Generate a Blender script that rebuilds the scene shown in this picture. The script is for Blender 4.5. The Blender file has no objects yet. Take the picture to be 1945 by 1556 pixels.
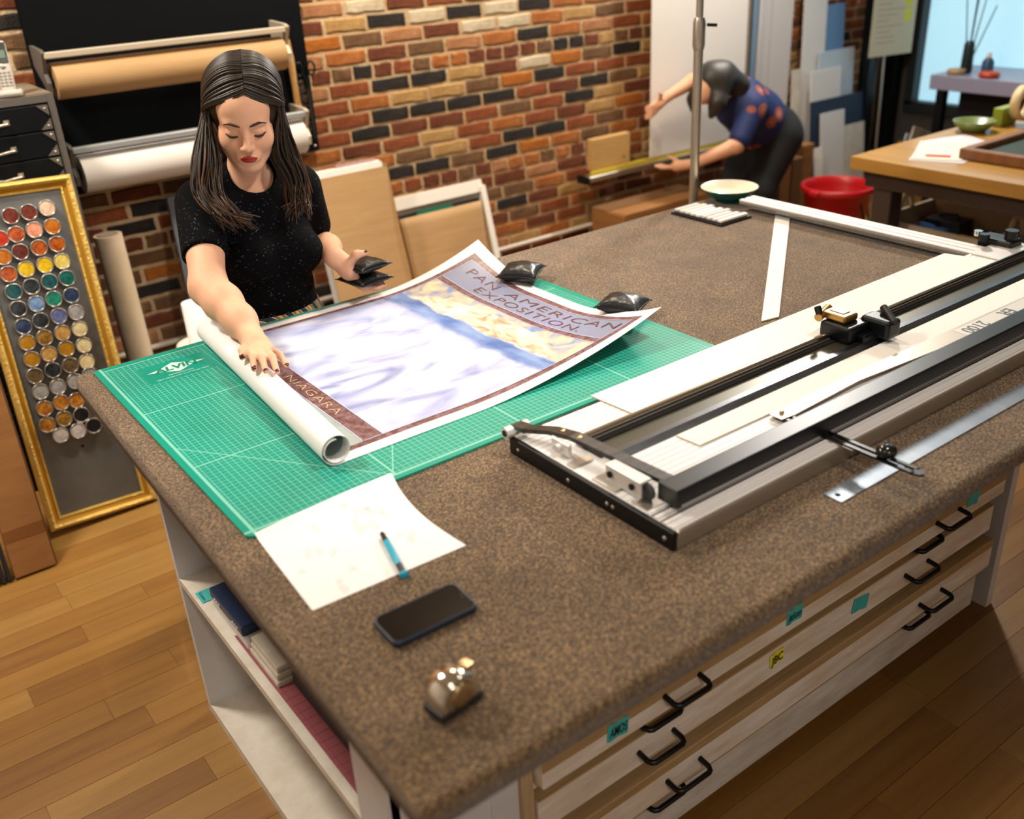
import bpy, bmesh, math, random
import numpy as np
from mathutils import Vector, Matrix
random.seed(7)
sc = bpy.context.scene
COL = sc.collection
PI = math.pi

# ------------------------------------------------------------------ camera
CAM = Vector((-.377, -.732, 1.844))
ROT = ((0.79948, -0.59860, -0.05011), (0.30535, 0.33315, 0.89206), (0.51729, 0.72849, -0.44913))
FPX = 1850.56
cd = bpy.data.cameras.new('camera'); cam = bpy.data.objects.new('camera', cd); COL.objects.link(cam)
r_, u_, f_ = [Vector(v).normalized() for v in ROT]
m3 = Matrix((r_, u_, -f_)).transposed()
cam.matrix_world = Matrix.Translation(CAM) @ m3.to_4x4()
cd.sensor_fit = 'HORIZONTAL'; cd.sensor_width = 36; cd.lens = FPX / 1945 * 36
cd.clip_start = .05; cd.clip_end = 60
cd.dof.use_dof = True; cd.dof.focus_distance = 2.35; cd.dof.aperture_fstop = 2.2
sc.camera = cam

def project(p):                       # world point -> photo pixel (only used to pick which bricks / planks become single objects)
    d = Vector(p) - CAM
    z = d.dot(f_)
    if z < .05: return (-9999, -9999, 1)
    return (972.5 + FPX * d.dot(r_) / z, 778 - FPX * d.dot(u_) / z, z)

# ------------------------------------------------------------------ world, lights, exposure
w = bpy.data.worlds.new('world'); sc.world = w; w.use_nodes = True
w.node_tree.nodes['Background'].inputs[0].default_value = (.62, .72, .85, 1)
w.node_tree.nodes['Background'].inputs[1].default_value = .2

def area(name, loc, tgt, size, power, col, shape='DISK', sy=None):
    l = bpy.data.lights.new(name, 'AREA'); l.energy = power; l.color = col; l.shape = shape; l.size = size
    if sy: l.size_y = sy
    o = bpy.data.objects.new(name, l); COL.objects.link(o); o.location = loc
    o.rotation_euler = (Vector(tgt) - Vector(loc)).to_track_quat('-Z', 'Y').to_euler()
    return o
def spot(name, loc, tgt, power, col, ang, r=.08, blend=.6):
    l = bpy.data.lights.new(name, 'SPOT'); l.energy = power; l.color = col; l.spot_size = math.radians(ang); l.spot_blend = blend; l.shadow_soft_size = r
    o = bpy.data.objects.new(name, l); COL.objects.link(o); o.location = loc
    o.rotation_euler = (Vector(tgt) - Vector(loc)).to_track_quat('-Z', 'Y').to_euler(); return o
area('ceiling_lamp_key', (4.5, 2.75, 3.0), (1.3, 1.2, .9), .35, 112, (1, .95, .88))
spot('fill_spot_poster', (1.3, .1, 3.1), (.62, 1.55, 1.1), 165, (1, .93, .84), 62, .12, .8)  # added fill spot, brightens the woman's face and the poster
spot('fill_spot_cutter', (1.4, .15, 3.1), (1.35, .45, .9), 70, (1, .95, .88), 75, .12, .8)  # added fill spot that whitens the cutter bed
area('ceiling_lamp_front', (-.7, -.35, 3.1), (-.1, .6, .3), .3, 11, (1, .88, .72))
area('ceiling_lamp_wall', (1.8, 2.25, 3.1), (1.9, 3.4, .9), .4, 62, (1, .85, .64))
area('ceiling_lamp_left', (-.6, 2.4, 3.1), (-.3, 2.3, 0), .4, 84, (1, .92, .80))
spot('track_spot_drawers', (-.5, -2.5, 3.0), (.5, .35, .4), 125, (1, .9, .78), 34, .12, .9)
area('front_fill', (.2, -2.95, 1.9), (.5, 1.6, 1.3), 2.0, 7, (.93, .96, 1), 'RECTANGLE', 1.5)  # added soft fill for the faces; wall_front has no window
vs = sc.view_settings
vs.view_transform = 'Standard'; vs.look = 'None'; vs.exposure = -.15; vs.gamma = 1; vs.use_curve_mapping = False
try: sc.cycles.use_denoising = True
except Exception: pass

# ------------------------------------------------------------------ materials
def lin(h):
    h = h.lstrip('#'); v = [int(h[i:i + 2], 16) / 255 for i in (0, 2, 4)]
    return tuple(c / 12.92 if c <= .04045 else ((c + .055) / 1.055) ** 2.4 for c in v) + (1,)
MATS = {}
def mat(name, col, rough=.6, metal=0, var=None, bump=None, spec=.5, coat=0, trans=0, emit=None, sheen=0, stretch=None, alpha=None, sss=0):
    """procedural material; var=(scale, second colour, contrast, detail), bump=(scale, strength), stretch=object-space xyz scale"""
    if name in MATS: return MATS[name]
    m = bpy.data.materials.new(name); m.use_nodes = True; MATS[name] = m
    nt = m.node_tree; N = nt.nodes; L = nt.links; b = N['Principled BSDF']
    b.inputs['Base Color'].default_value = lin(col); b.inputs['Roughness'].default_value = rough; b.inputs['Metallic'].default_value = metal
    b.inputs['Specular IOR Level'].default_value = spec; b.inputs['Coat Weight'].default_value = coat
    if trans: b.inputs['Transmission Weight'].default_value = trans
    if sheen: b.inputs['Sheen Weight'].default_value = sheen
    if sss:
        b.inputs['Subsurface Weight'].default_value = sss; b.inputs['Subsurface Radius'].default_value = (.012, .005, .003); b.inputs['Subsurface Scale'].default_value = .6
    if alpha is not None: b.inputs['Alpha'].default_value = alpha
    if emit: b.inputs['Emission Color'].default_value = lin(emit[0]); b.inputs['Emission Strength'].default_value = emit[1]
    if var or bump:
        tc = N.new('ShaderNodeTexCoord'); mp = N.new('ShaderNodeMapping'); L.new(tc.outputs['Object'], mp.inputs[0])
        if stretch: mp.inputs['Scale'].default_value = stretch
    if var:
        n = N.new('ShaderNodeTexNoise'); n.inputs['Scale'].default_value = var[0]; n.inputs['Detail'].default_value = var[3] if len(var) > 3 else 4
        n.inputs['Roughness'].default_value = .65
        L.new(mp.outputs[0], n.inputs['Vector'])
        r = N.new('ShaderNodeValToRGB'); c = var[2] if len(var) > 2 else .3
        r.color_ramp.elements[0].position = .5 - c / 2; r.color_ramp.elements[1].position = .5 + c / 2
        r.color_ramp.elements[0].color = lin(col); r.color_ramp.elements[1].color = lin(var[1])
        L.new(n.outputs['Fac'], r.inputs[0]); L.new(r.outputs[0], b.inputs['Base Color'])
    if bump:
        n2 = N.new('ShaderNodeTexNoise'); n2.inputs['Scale'].default_value = bump[0]; n2.inputs['Detail'].default_value = 3
        L.new(mp.outputs[0], n2.inputs['Vector'])
        bp = N.new('ShaderNodeBump'); bp.inputs['Strength'].default_value = bump[1]; bp.inputs['Distance'].default_value = .01
        L.new(n2.outputs['Fac'], bp.inputs['Height']); L.new(bp.outputs[0], b.inputs['Normal'])
    return m

# ------------------------------------------------------------------ mesh building
class MB:
    def __init__(s): s.v = []; s.f = []; s.m = []; s.sm = []
    def add(s, vs, fs, mi=0, smooth=False, xf=None):
        k = len(s.v)
        for p in vs:
            p = Vector(p); s.v.append(tuple(xf @ p) if xf is not None else tuple(p))
        for f in fs: s.f.append(tuple(i + k for i in f)); s.m.append(mi); s.sm.append(smooth)
        return s
    def box(s, a, b, mi=0, xf=None):
        x0, y0, z0 = a; x1, y1, z1 = b
        return s.add([(x0, y0, z0), (x1, y0, z0), (x1, y1, z0), (x0, y1, z0), (x0, y0, z1), (x1, y0, z1), (x1, y1, z1), (x0, y1, z1)],
                     [(3, 2, 1, 0), (4, 5, 6, 7), (0, 1, 5, 4), (1, 2, 6, 5), (2, 3, 7, 6), (3, 0, 4, 7)], mi, False, xf)
    def rbox(s, a, b, r=.004, seg=2, mi=0, xf=None, smooth=False):
        bm = bmesh.new(); c = [(a[i] + b[i]) / 2 for i in range(3)]; d = [abs(b[i] - a[i]) for i in range(3)]
        bmesh.ops.create_cube(bm, size=1); bmesh.ops.scale(bm, vec=d, verts=bm.verts); bmesh.ops.translate(bm, vec=c, verts=bm.verts)
        bmesh.ops.bevel(bm, geom=list(bm.edges), offset=min(r, min(d) * .49), segments=seg, affect='EDGES', profile=.5)
        s.bm(bm, mi, smooth, xf); return s
    def bm(s, bm, mi=0, smooth=False, xf=None):
        bm.verts.index_update(); s.add([v.co for v in bm.verts], [[v.index for v in f.verts] for f in bm.faces], mi, smooth, xf); bm.free()
    def prism(s, poly, d0, d1, ax='z', mi=0, xf=None, smooth=False):
        n = len(poly)
        def P(p, d):
            return {'z': (p[0], p[1], d), 'y': (p[0], d, p[1]), 'x': (d, p[0], p[1])}[ax]
        vs = [P(p, d0) for p in poly] + [P(p, d1) for p in poly]
        fs = [tuple(range(n))[::-1], tuple(range(n, 2 * n))]
        s.add(vs, fs, mi, False, xf)
        s.add(vs, [(i, (i + 1) % n, n + (i + 1) % n, n + i) for i in range(n)], mi, smooth, xf); return s
    def tube(s, path, r, n=10, mi=0, caps=True, smooth=True, xf=None, closed=False, flat=None):
        P = [Vector(p) for p in path]; k = len(P); R = r if isinstance(r, (list, tuple)) else [r] * k
        vs = []; up = None
        for i in range(k):
            if closed: t = P[(i + 1) % k] - P[i - 1]
            else: t = P[min(i + 1, k - 1)] - P[max(i - 1, 0)]
            t.normalize()
            if up is None:
                up = Vector((0, 0, 1)) if abs(t.z) < .9 else Vector((0, 1, 0))
            a = t.cross(up)
            if a.length < 1e-6: a = t.orthogonal()
            a.normalize(); b = a.cross(t).normalized(); up = b
            for j in range(n):
                th = 2 * PI * j / n
                vs.append(P[i] + a * (R[i] * math.cos(th)) + b * (R[i] * (flat or 1) * math.sin(th)))
        fs = []
        for i in range(k if closed else k - 1):
            for j in range(n):
                a0 = i * n + j; a1 = i * n + (j + 1) % n; b0 = ((i + 1) % k) * n + j; b1 = ((i + 1) % k) * n + (j + 1) % n
                fs.append((a0, a1, b1, b0))
        s.add(vs, fs, mi, smooth, xf)
        if caps and not closed:
            s.add(vs[:n], [tuple(range(n))[::-1]], mi, False, xf); s.add(vs[-n:], [tuple(range(n))], mi, False, xf)
        return s
    def lathe(s, prof, n=24, c=(0, 0, 0), mi=0, smooth=True, xf=None, mis=None):
        vs = []; k = len(prof)
        for (r, z) in prof:
            for j in range(n):
                th = 2 * PI * j / n; vs.append((c[0] + r * math.cos(th), c[1] + r * math.sin(th), c[2] + z))
        for i in range(k - 1):
            fs = [(i * n + j, i * n + (j + 1) % n, (i + 1) * n + (j + 1) % n, (i + 1) * n + j) for j in range(n)]
            k0 = len(s.v)
            s.add(vs, fs, mis[i] if mis else mi, smooth, xf) if i == 0 else None
            if i > 0:
                base = s._lb
                for f in fs: s.f.append(tuple(q + base for q in f)); s.m.append(mis[i] if mis else mi); s.sm.append(smooth)
            else: s._lb = k0
        return s
    def sheet(s, fn, nu, nv, mi=0, smooth=True, th=0, xf=None, mf=None):
        """parametric sheet fn(u,v) u,v in 0..1"""
        k = len(s.v); V = [[Vector(fn(i / nu, j / nv)) for j in range(nv + 1)] for i in range(nu + 1)]
        idx = lambda i, j: i * (nv + 1) + j
        vs = [p for row in V for p in row]; fs = []; mm = []
        for i in range(nu):
            for j in range(nv):
                fs.append((idx(i, j), idx(i + 1, j), idx(i + 1, j + 1), idx(i, j + 1))); mm.append(mf(i, j) if mf else mi)
        s.add(vs, fs, mi, smooth, xf)
        s.m[-len(fs):] = mm
        return s
    def mesh(s, name, mats):
        me = bpy.data.meshes.new(name); me.from_pydata(s.v, [], s.f)
        for m in (mats if isinstance(mats, (list, tuple)) else [mats]): me.materials.append(m)
        me.polygons.foreach_set('material_index', s.m); me.polygons.foreach_set('use_smooth', s.sm); me.update()
        return me
    def build(s, name, mats, parent=None, weld=False, solid=0):
        me = s.mesh(name, mats)
        if weld:
            bm = bmesh.new(); bm.from_mesh(me); bmesh.ops.remove_doubles(bm, verts=bm.verts, dist=1e-5); bmesh.ops.recalc_face_normals(bm, faces=bm.faces); bm.to_mesh(me); bm.free()
        o = bpy.data.objects.new(name, me); COL.objects.link(o)
        if solid:
            md = o.modifiers.new('thickness', 'SOLIDIFY'); md.thickness = solid; md.offset = 0
        if parent: adopt(o, parent)
        return o
def wm(o):
    m = o.matrix_basis.copy()
    if o.parent: m = wm(o.parent) @ o.matrix_parent_inverse @ m
    return m
def adopt(o, p): o.parent = p; o.matrix_parent_inverse = wm(p).inverted(); return o
def tag(o, label, cat, group=None, kind=None):
    if label: o['label'] = label
    if cat: o['category'] = cat
    if group: o['group'] = group
    if kind: o['kind'] = kind
    return o
def thing(name, loc, label, cat, group=None):
    o = bpy.data.objects.new(name, None); COL.objects.link(o); o.location = loc; o.empty_display_size = .05
    return tag(o, label, cat, group)
def struct(o): o['kind'] = 'structure'; return o
def dup(root, loc=None, rot=None, label=None):
    def cp(o, par):
        c = o.copy(); COL.objects.link(c); c.parent = par
        for ch in o.children: cp(ch, c)
        return c
    c = cp(root, None)
    if loc is not None: c.location = loc
    if rot is not None: c.rotation_euler = rot
    if label: c['label'] = label
    return c
def text_mesh(body, size, shear=0, bold=0, space=1):
    """flat lettering as (verts, faces), origin at left baseline, in the xy plane"""
    cu = bpy.data.curves.new('t', 'FONT'); cu.body = body; cu.size = size; cu.shear = shear; cu.offset = bold; cu.space_character = space; cu.resolution_u = 3
    o = bpy.data.objects.new('t', cu); COL.objects.link(o)
    dg = bpy.context.evaluated_depsgraph_get(); me = bpy.data.meshes.new_from_object(o.evaluated_get(dg))
    vs = [tuple(v.co) for v in me.vertices]; fs = [tuple(p.vertices) for p in me.polygons]
    bpy.data.objects.remove(o); bpy.data.curves.remove(cu); bpy.data.meshes.remove(me)
    return vs, fs
def lerp(a, b, t): return a + (b - a) * t
def rotz(a): return Matrix.Rotation(a, 4, 'Z')
def T(x, y, z): return Matrix.Translation((x, y, z))
def frame_m(o, ex, ey, ez):
    m = Matrix((ex, ey, ez)).transposed().to_4x4(); m.translation = o; return m
# ------------------------------------------------------------------ the room
WY = 3.40; WX = 5.80; CH = 3.2
m_mortar = mat('mortar', '#d8c09c', .95, var=(22, '#c0a27c', .4), bump=(90, .6))
m_plaster = mat('plaster', '#cfc8bd', .9, bump=(60, .1))
m_ceil = mat('ceiling_paint', '#d8d2c8', .95)
wb = MB(); wb.box((-2.2, WY, 0), (WX + .2, WY + .15, CH)); wall_back = struct(wb.build('wall_back', m_mortar))
struct(MB().box((-2.35, -3.0, 0), (-2.2, WY + .15, CH)).build('wall_left', m_plaster))
struct(MB().box((-2.35, -3.15, 0), (WX + .2, -3.0, CH)).build('wall_front', m_plaster))
WIN = (1.35, 3.12, .60, 2.5)       # window opening: y0,y1,z0,z1
wr = MB()
wr.box((WX, -3.0, 0), (WX + .2, WIN[0], CH)); wr.box((WX, WIN[1], 0), (WX + .2, WY, CH))
wr.box((WX, WIN[0], 0), (WX + .2, WIN[1], WIN[2])); wr.box((WX, WIN[0], WIN[3]), (WX + .2, WIN[1], CH))
wall_right = struct(wr.build('wall_right', mat('dark_wall', '#3a3532', .9, bump=(40, .2))))
struct(MB().box((-2.35, -3.15, CH), (WX + .2, WY + .15, CH + .1)).build('ceiling', m_ceil))
win = thing('window_1', (WX + .02, 2.2, WIN[2]), None, None); struct(win)
fr = mat('window_frame_paint', '#12181c', .5)
b = MB(); t_ = .05
b.box((WX - .03, WIN[0] - t_, WIN[2] - t_), (WX + .08, WIN[1] + t_, WIN[2] + .02)); b.box((WX - .03, WIN[0] - t_, WIN[3]), (WX + .08, WIN[1] + t_, WIN[3] + t_))
b.box((WX - .03, WIN[0] - t_, WIN[2]), (WX + .08, WIN[0], WIN[3])); b.box((WX - .03, WIN[1] - .01, WIN[2]), (WX + .08, WIN[1] + t_, WIN[3]))
b.build('window_frame', fr, win)
MB().box((WX + .05, WIN[0], WIN[2] + .02), (WX + .06, WIN[1] - .01, WIN[3])).build('pane', mat('bright_pane', '#b8dcea', .3, emit=('#9fd4ea', .95)), win)

# bricks: alike pieces share meshes, one per shape and tone
BT = {'red': ('#74391c', '#934f26'), 'redd': ('#5a2c18', '#743c20'), 'orange': ('#93501f', '#ae6e34'), 'bright': ('#b06a1e', '#9c5616'), 'tan': ('#a07844', '#b8955e'),
      'brown': ('#5a3c26', '#7a5a3a'), 'dark': ('#14110f', '#2c2420'), 'white': ('#cfc2aa', '#b8a688'), 'pink': ('#98623e', '#b08058')}
bmats = {k: mat('brick_' + k, v[0], .92, var=(26, v[1], .35, 5), bump=(110, .5)) for k, v in BT.items()}
NV = 6
def brick_mesh(L, H, D, seed):
    rnd = random.Random(seed); o = []
    for k in range(5): o.append((-L / 2 + L * k / 4, -H / 2))
    o.append((L / 2, 0))
    for k in range(5): o.append((L / 2 - L * k / 4, H / 2))
    o.append((-L / 2, 0))
    n = len(o); j = .0028
    ring0 = [(x + rnd.uniform(-j, j), z + rnd.uniform(-j, j)) for x, z in o]
    def ins(p, d): return (p[0] - math.copysign(min(d, abs(p[0])), p[0]), p[1] - math.copysign(min(d, abs(p[1])), p[1]) if abs(p[1]) > .001 else p[1])
    ring1 = [ins(p, .0035 + rnd.uniform(0, .004)) for p in ring0]
    vs = [(x, 0, z) for x, z in ring0] + [(x, -D - rnd.uniform(0, .002), z) for x, z in ring1]
    fs = [(i, (i + 1) % n, n + (i + 1) % n, n + i) for i in range(n)] + [tuple(range(n, 2 * n))]
    return vs, fs
BL, BH, PITCH, JNT = .196, .0535, .0685, .0155
bshape = {(hd, k): brick_mesh(BL if not hd else .090, BH, .007, 10 * k + hd) for hd in (0, 1) for k in range(NV)}
bmesh_cache = {}
def brick_data(hd, k, tone):
    key = (hd, k, tone)
    if key not in bmesh_cache:
        me = bpy.data.meshes.new('brick'); me.from_pydata(bshape[(hd, k)][0], [], bshape[(hd, k)][1]); me.materials.append(bmats[tone]); me.update(); bmesh_cache[key] = me
    return bmesh_cache[key]
marks = [(746, 22, 'dark'), (859, 10, 'dark'), (743, 137, 'dark'), (778, 134, 'dark'), (770, 162, 'dark'), (863, 198, 'dark'), (626, 64, 'white'), (677, 4, 'white'), (805, 18, 'white'),
         (918, 58, 'white'), (951, 31, 'white'), (918, 185, 'white'), (854, 175, 'tan'), (833, 253, 'tan'), (673, 30, 'tan'), (987, 4, 'dark'), (997, 74, 'dark'), (1001, 125, 'dark'), (1116, 152, 'dark'),
         (1094, 182, 'dark'), (1168, 96, 'dark'), (964, 181, 'dark'), (1044, 241, 'dark'), (958, 258, 'dark'), (1162, 74, 'dark'), (964, 155, 'bright'), (1057, 115, 'bright'), (1168, 191, 'bright'), (1012, 269, 'bright'),
         (972, 27, 'white'), (987, 47, 'white'), (987, 100, 'white'), (817, 311, 'dark'), (977, 278, 'dark'), (958, 380, 'dark'), (754, 325, 'dark'), (648, 85, 'bright'), (703, 195, 'tan'), (735, 195, 'orange'),
         (560, 340, 'tan'), (300, 375, 'brown'), (240, 395, 'dark'), (310, 520, 'bright'), (310, 545, 'dark'), (270, 430, 'dark')]
allb = []
z0 = 0.0; k = 0
while z0 + PITCH * k < 3.15:
    z = z0 + PITCH * k + BH / 2
    hd = 1 if k % 8 == 2 else 0
    st = (BL if not hd else .090) + JNT
    x = -2.15 + (st / 2 if k % 2 else 0) + random.uniform(-.03, .03)
    while x < WX - .1:
        allb.append((x, z, hd)); x += st * (1 + random.uniform(-.01, .01))
    k += 1
cand = []; rest = []
for (x, z, hd) in allb:
    p = project((x, WY, z)); hid = (.55 < x < 1.5 and z > 1.0) or (p[1] > 720) or (p[0] > 940 and p[1] > 480) or x > 4.0 and p[0] < 1480 or x > WX - .05
    if -40 < p[0] < 1985 and -40 < p[1] and not hid: cand.append((p[2], x, z, hd, p))
    else: rest.append((x, z, hd))
cand.sort(key=lambda c: c[0] * (1.6 if c[3] else 1)); rest += [(c[1], c[2], c[3]) for c in cand[300:]]; cand = cand[:300]
tones = ['red'] * 5 + ['redd'] * 4 + ['orange'] * 4 + ['tan'] * 3 + ['brown'] * 4 + ['pink'] * 2 + ['dark'] + ['redd'] * 2
ttone = {}
for mx, my, tn in marks:
    i = min(range(len(cand)), key=lambda i: abs(cand[i][4][0] - mx) + 2.2 * abs(cand[i][4][1] - my)); ttone[i] = tn
rb = random.Random(3)
for i, (dp, x, z, hd, p) in enumerate(cand):
    tn = ttone.get(i) or rb.choice(tones)
    if p[0] < 400 and tn in ('tan', 'pink', 'orange') and rb.random() < .6: tn = 'brown'
    o = bpy.data.objects.new('brick', brick_data(hd, rb.randrange(NV), tn)); COL.objects.link(o)
    o.location = (x, WY, z); o.rotation_euler = (0, rb.uniform(-.012, .012), 0); adopt(o, wall_back)
sb = MB(); sm_ = []
names = list(BT)
for (x, z, hd) in rest:
    vs, fs = bshape[(hd, rb.randrange(NV))]
    sb.add(vs, fs, names.index(rb.choice(tones)), False, T(x, WY, z))
o = sb.build('brickwork', [bmats[k] for k in names], wall_back); o['kind'] = 'stuff'

# floor: base slab with the nearest visible boards as single planks
def wood_mat(name, c1, c2, rough=.38, sx=1.6, sy=26, coat=.12):
    m = mat(name, c1, rough, var=(1.0, c2, .45, 6), stretch=(sx, sy, sy), coat=coat)
    return m
fm = [wood_mat('floor_wood_%s' % n, a, b_) for n, a, b_ in (('honey', '#966e36', '#7f5826'), ('amber', '#8e652f', '#764f23'), ('straw', '#9c753d', '#85622f'), ('umber', '#875f2c', '#6b461f'), ('toffee', '#926934', '#785426'))]
fl = MB(); fl.box((-2.35, -3.15, -.12), (WX + .2, WY + .15, -.006)); floor = struct(fl.build('floor', fm[1]))
PW = .094; planks = []; rf = random.Random(11)
y = -3.0; row = 0
pmesh = {}
while y < WY:
    x = -2.2 - rf.uniform(0, .7)
    while x < WX:
        L = rf.choice((.5, .7, .9)); planks.append((x, y, L)); x += L
    y += PW; row += 1
scored = []
def on_floor_hidden(x, y): return (.1 < x < 2.0 and .33 < y < 1.38)
for (x, y, L) in planks:
    vis = [q for q in ((x + .02, y + PW / 2), (x + L / 2, y + PW / 2), (x + L - .02, y + PW / 2)) if -20 < project((q[0], q[1], 0))[0] < 1965 and -20 < project((q[0], q[1], 0))[1] < 1580 and not on_floor_hidden(*q)]
    d = project((x + L / 2, y, 0))
    scored.append((0 if vis and (d[0] < 420 or d[0] > 1100) and d[1] > 500 else 1, d[2] if d[2] > 0 else 99, x, y, L))
scored.sort(); restp = []
for i, (h, dp, x, y, L) in enumerate(scored):
    mi = rf.randrange(5)
    if h == 0 and i < 290:
        key = (L, mi)
        if key not in pmesh: pmesh[key] = MB().box((0, .0006, -.006), (L - .0008, PW - .0006, 0)).mesh('plank', fm[mi])
        o = bpy.data.objects.new('plank', pmesh[key]); COL.objects.link(o); o.location = (x, y, 0); adopt(o, floor)
    else: restp.append((x, y, L, mi))
b = MB()
for (x, y, L, mi) in restp: b.box((x, y + .0006, -.006), (x + L - .0008, y + PW - .0006, 0), mi)
o = b.build('boards', fm, floor); o['kind'] = 'stuff'
# conduit along the foot of the brick wall
pm = mat('conduit_paint', '#d9cfc0', .5)
struct(MB().tube([(.3, WY - .03, .262), (WX - .1, WY - .03, .292)], .012, 10).build('trim_1', pm))
# ------------------------------------------------------------------ work table
TZ = .914
def carpet_mat():
    m = mat('brown_carpet', '#4a3522', .98, sheen=.25)
    nt = m.node_tree; N = nt.nodes; L = nt.links; b = N['Principled BSDF']; tc = N.new('ShaderNodeTexCoord')
    n1 = N.new('ShaderNodeTexNoise'); n1.inputs['Scale'].default_value = 230; n1.inputs['Detail'].default_value = 3; n1.inputs['Roughness'].default_value = .7
    n2 = N.new('ShaderNodeTexNoise'); n2.inputs['Scale'].default_value = 9; n2.inputs['Detail'].default_value = 5
    for n in (n1, n2): L.new(tc.outputs['Object'], n.inputs['Vector'])
    r = N.new('ShaderNodeValToRGB'); e = r.color_ramp.elements; e[0].position = .36; e[0].color = lin('#2c1e12'); e[1].position = .66; e[1].color = lin('#b89668')
    k = e.new(.5); k.color = lin('#675036')
    L.new(n1.outputs['Fac'], r.inputs[0])
    mx = N.new('ShaderNodeMix'); mx.data_type = 'RGBA'; mx.blend_type = 'MULTIPLY'; mx.inputs['Factor'].default_value = .7
    r2 = N.new('ShaderNodeValToRGB'); r2.color_ramp.elements[0].position = .3; r2.color_ramp.elements[0].color = (.5, .46, .42, 1); r2.color_ramp.elements[1].position = .7
    L.new(n2.outputs['Fac'], r2.inputs[0]); L.new(r.outputs[0], mx.inputs[6]); L.new(r2.outputs[0], mx.inputs[7]); L.new(mx.outputs[2], b.inputs['Base Color'])
    bp = N.new('ShaderNodeBump'); bp.inputs['Strength'].default_value = .9; bp.inputs['Distance'].default_value = .004; L.new(n1.outputs['Fac'], bp.inputs['Height']); L.new(bp.outputs[0], b.inputs['Normal'])
    return m
m_carpet = carpet_mat()
m_white = mat('white_laminate', '#d6d6da', .5, var=(7, '#c8c6c6', .5), bump=(8, .05))
m_whitew = mat('worn_white_board', '#dcd6cc', .6, var=(14, '#c3b8a6', .5, 6))
m_ply = mat('plywood_edge', '#b39468', .7, var=(3, '#9a7a50', .4), stretch=(2, 60, 60))
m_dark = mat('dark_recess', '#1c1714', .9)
table = thing('work_table', (1.17, .82, 0), 'large carpet-topped framing table with drawers, in the foreground', 'table')
b = MB(); bm = bmesh.new()
cs = [(-.018, .004), (2.37, 0), (2.37, 1.655), (.016, 1.643)]
vb = [bm.verts.new((x, y, TZ - .04)) for x, y in cs]; vt = [bm.verts.new((x, y, TZ)) for x, y in cs]
bm.faces.new(vb[::-1]); bm.faces.new(vt)
for i in range(4): bm.faces.new((vb[i], vb[(i + 1) % 4], vt[(i + 1) % 4], vt[i]))
bmesh.ops.bevel(bm, geom=[e for e in bm.edges if abs(e.verts[0].co.z - e.verts[1].co.z) > .01], offset=.02, segments=4, affect='EDGES', profile=.5)
bmesh.ops.bevel(bm, geom=[e for e in bm.edges if min(v.co.z for v in e.verts) > TZ - .001], offset=.012, segments=3, affect='EDGES', profile=.5)
b.bm(bm, 0, True); o = b.build('carpet_top', m_carpet, table)
b = MB()
X0, X1, Y0, Y1 = .08, 2.03, .32, 1.38
b.box((X0, Y1 - .02, 0), (X1, Y1, TZ - .04)); b.box((X0, .42, 0), (.52, .44, TZ - .04)); b.box((X0 + .005, Y0, 0), (.358, Y0 + .02, TZ - .04)); b.box((X0, Y0, 0), (X0 + .02, .42, TZ - .04))
b.box((.5, .44, 0), (.52, Y1 - .02, TZ - .04)); b.box((X1 - .03, Y0 - .01, 0), (X1, Y1, TZ - .04))
b.box((X0 + .1, Y0 + .001, .0), (X0 + .104, Y0 - .003, TZ - .045)); b.box((X0 + .195, Y0 + .001, .0), (X0 + .199, Y0 - .003, TZ - .045))
b.build('cabinet_body', m_white, table)
MB().box((X0, .44, .42), (.5, Y1 - .02, .44)).build('shelf', m_whitew, table)
MB().box((X0, .44, .0), (.5, Y1 - .02, .03)).build('shelf', m_whitew, table)
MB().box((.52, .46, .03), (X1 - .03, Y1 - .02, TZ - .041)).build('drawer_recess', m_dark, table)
MB().box((.336, Y0 - .012, 0), (.362, Y0 + .1, TZ - .04)).build('stile', mat('pale_wood_stile', '#c2a683', .65, var=(3, '#a98c68', .4), stretch=(40, 40, 2)), table)
MB().box((.362, .36, 0), (X1 - .03, .40, .05)).build('plinth', mat('worn_plinth_wood', '#8d6e4a', .75, var=(4, '#6b5034', .4), stretch=(2, 30, 30)), table)
m_draw = mat('painted_drawer_front', '#efe9e2', .6, var=(5, '#cbb69c', .42, 6), stretch=(1, 6, 6))
m_draw2 = mat('dirty_white_drawer_front', '#dedbd7', .6, var=(6, '#b5a898', .5, 6), stretch=(1, 5, 5))
m_blk = mat('black_metal', '#0c0e11', .35, metal=.3)
m_tape = mat('teal_tape', '#3fb0b0', .7); m_tapey = mat('yellow_tape', '#e8d83a', .7); m_ink = mat('pen_ink', '#15202c', .7)
def label_tape(par, x, y, z, wd, ht, txt, m, tilt=0, ts=.024):
    b = MB(); xf = T(x, y, z) @ Matrix.Rotation(tilt, 4, 'Y')
    b.sheet(lambda u, v: (lerp(-wd / 2, wd / 2, u), -.0012 - .0012 * math.sin(u * 9), lerp(-ht / 2, ht / 2, v)), 6, 2, 0, True, xf=xf)
    if txt:
        vs, fs = text_mesh(txt, ts, .12, .0002); x1 = max(v[0] for v in vs); y1 = max(v[1] for v in vs); k = wd * .84 / x1; ky = min(ht * .6 / y1, 2 * k)
        b.add([(v[0] * k - wd * .42, -.0036, v[1] * ky - ky * y1 * .5) for v in vs], fs, 1, xf=xf)
    return b.build('label_tape', [m, m_ink], par)
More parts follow.
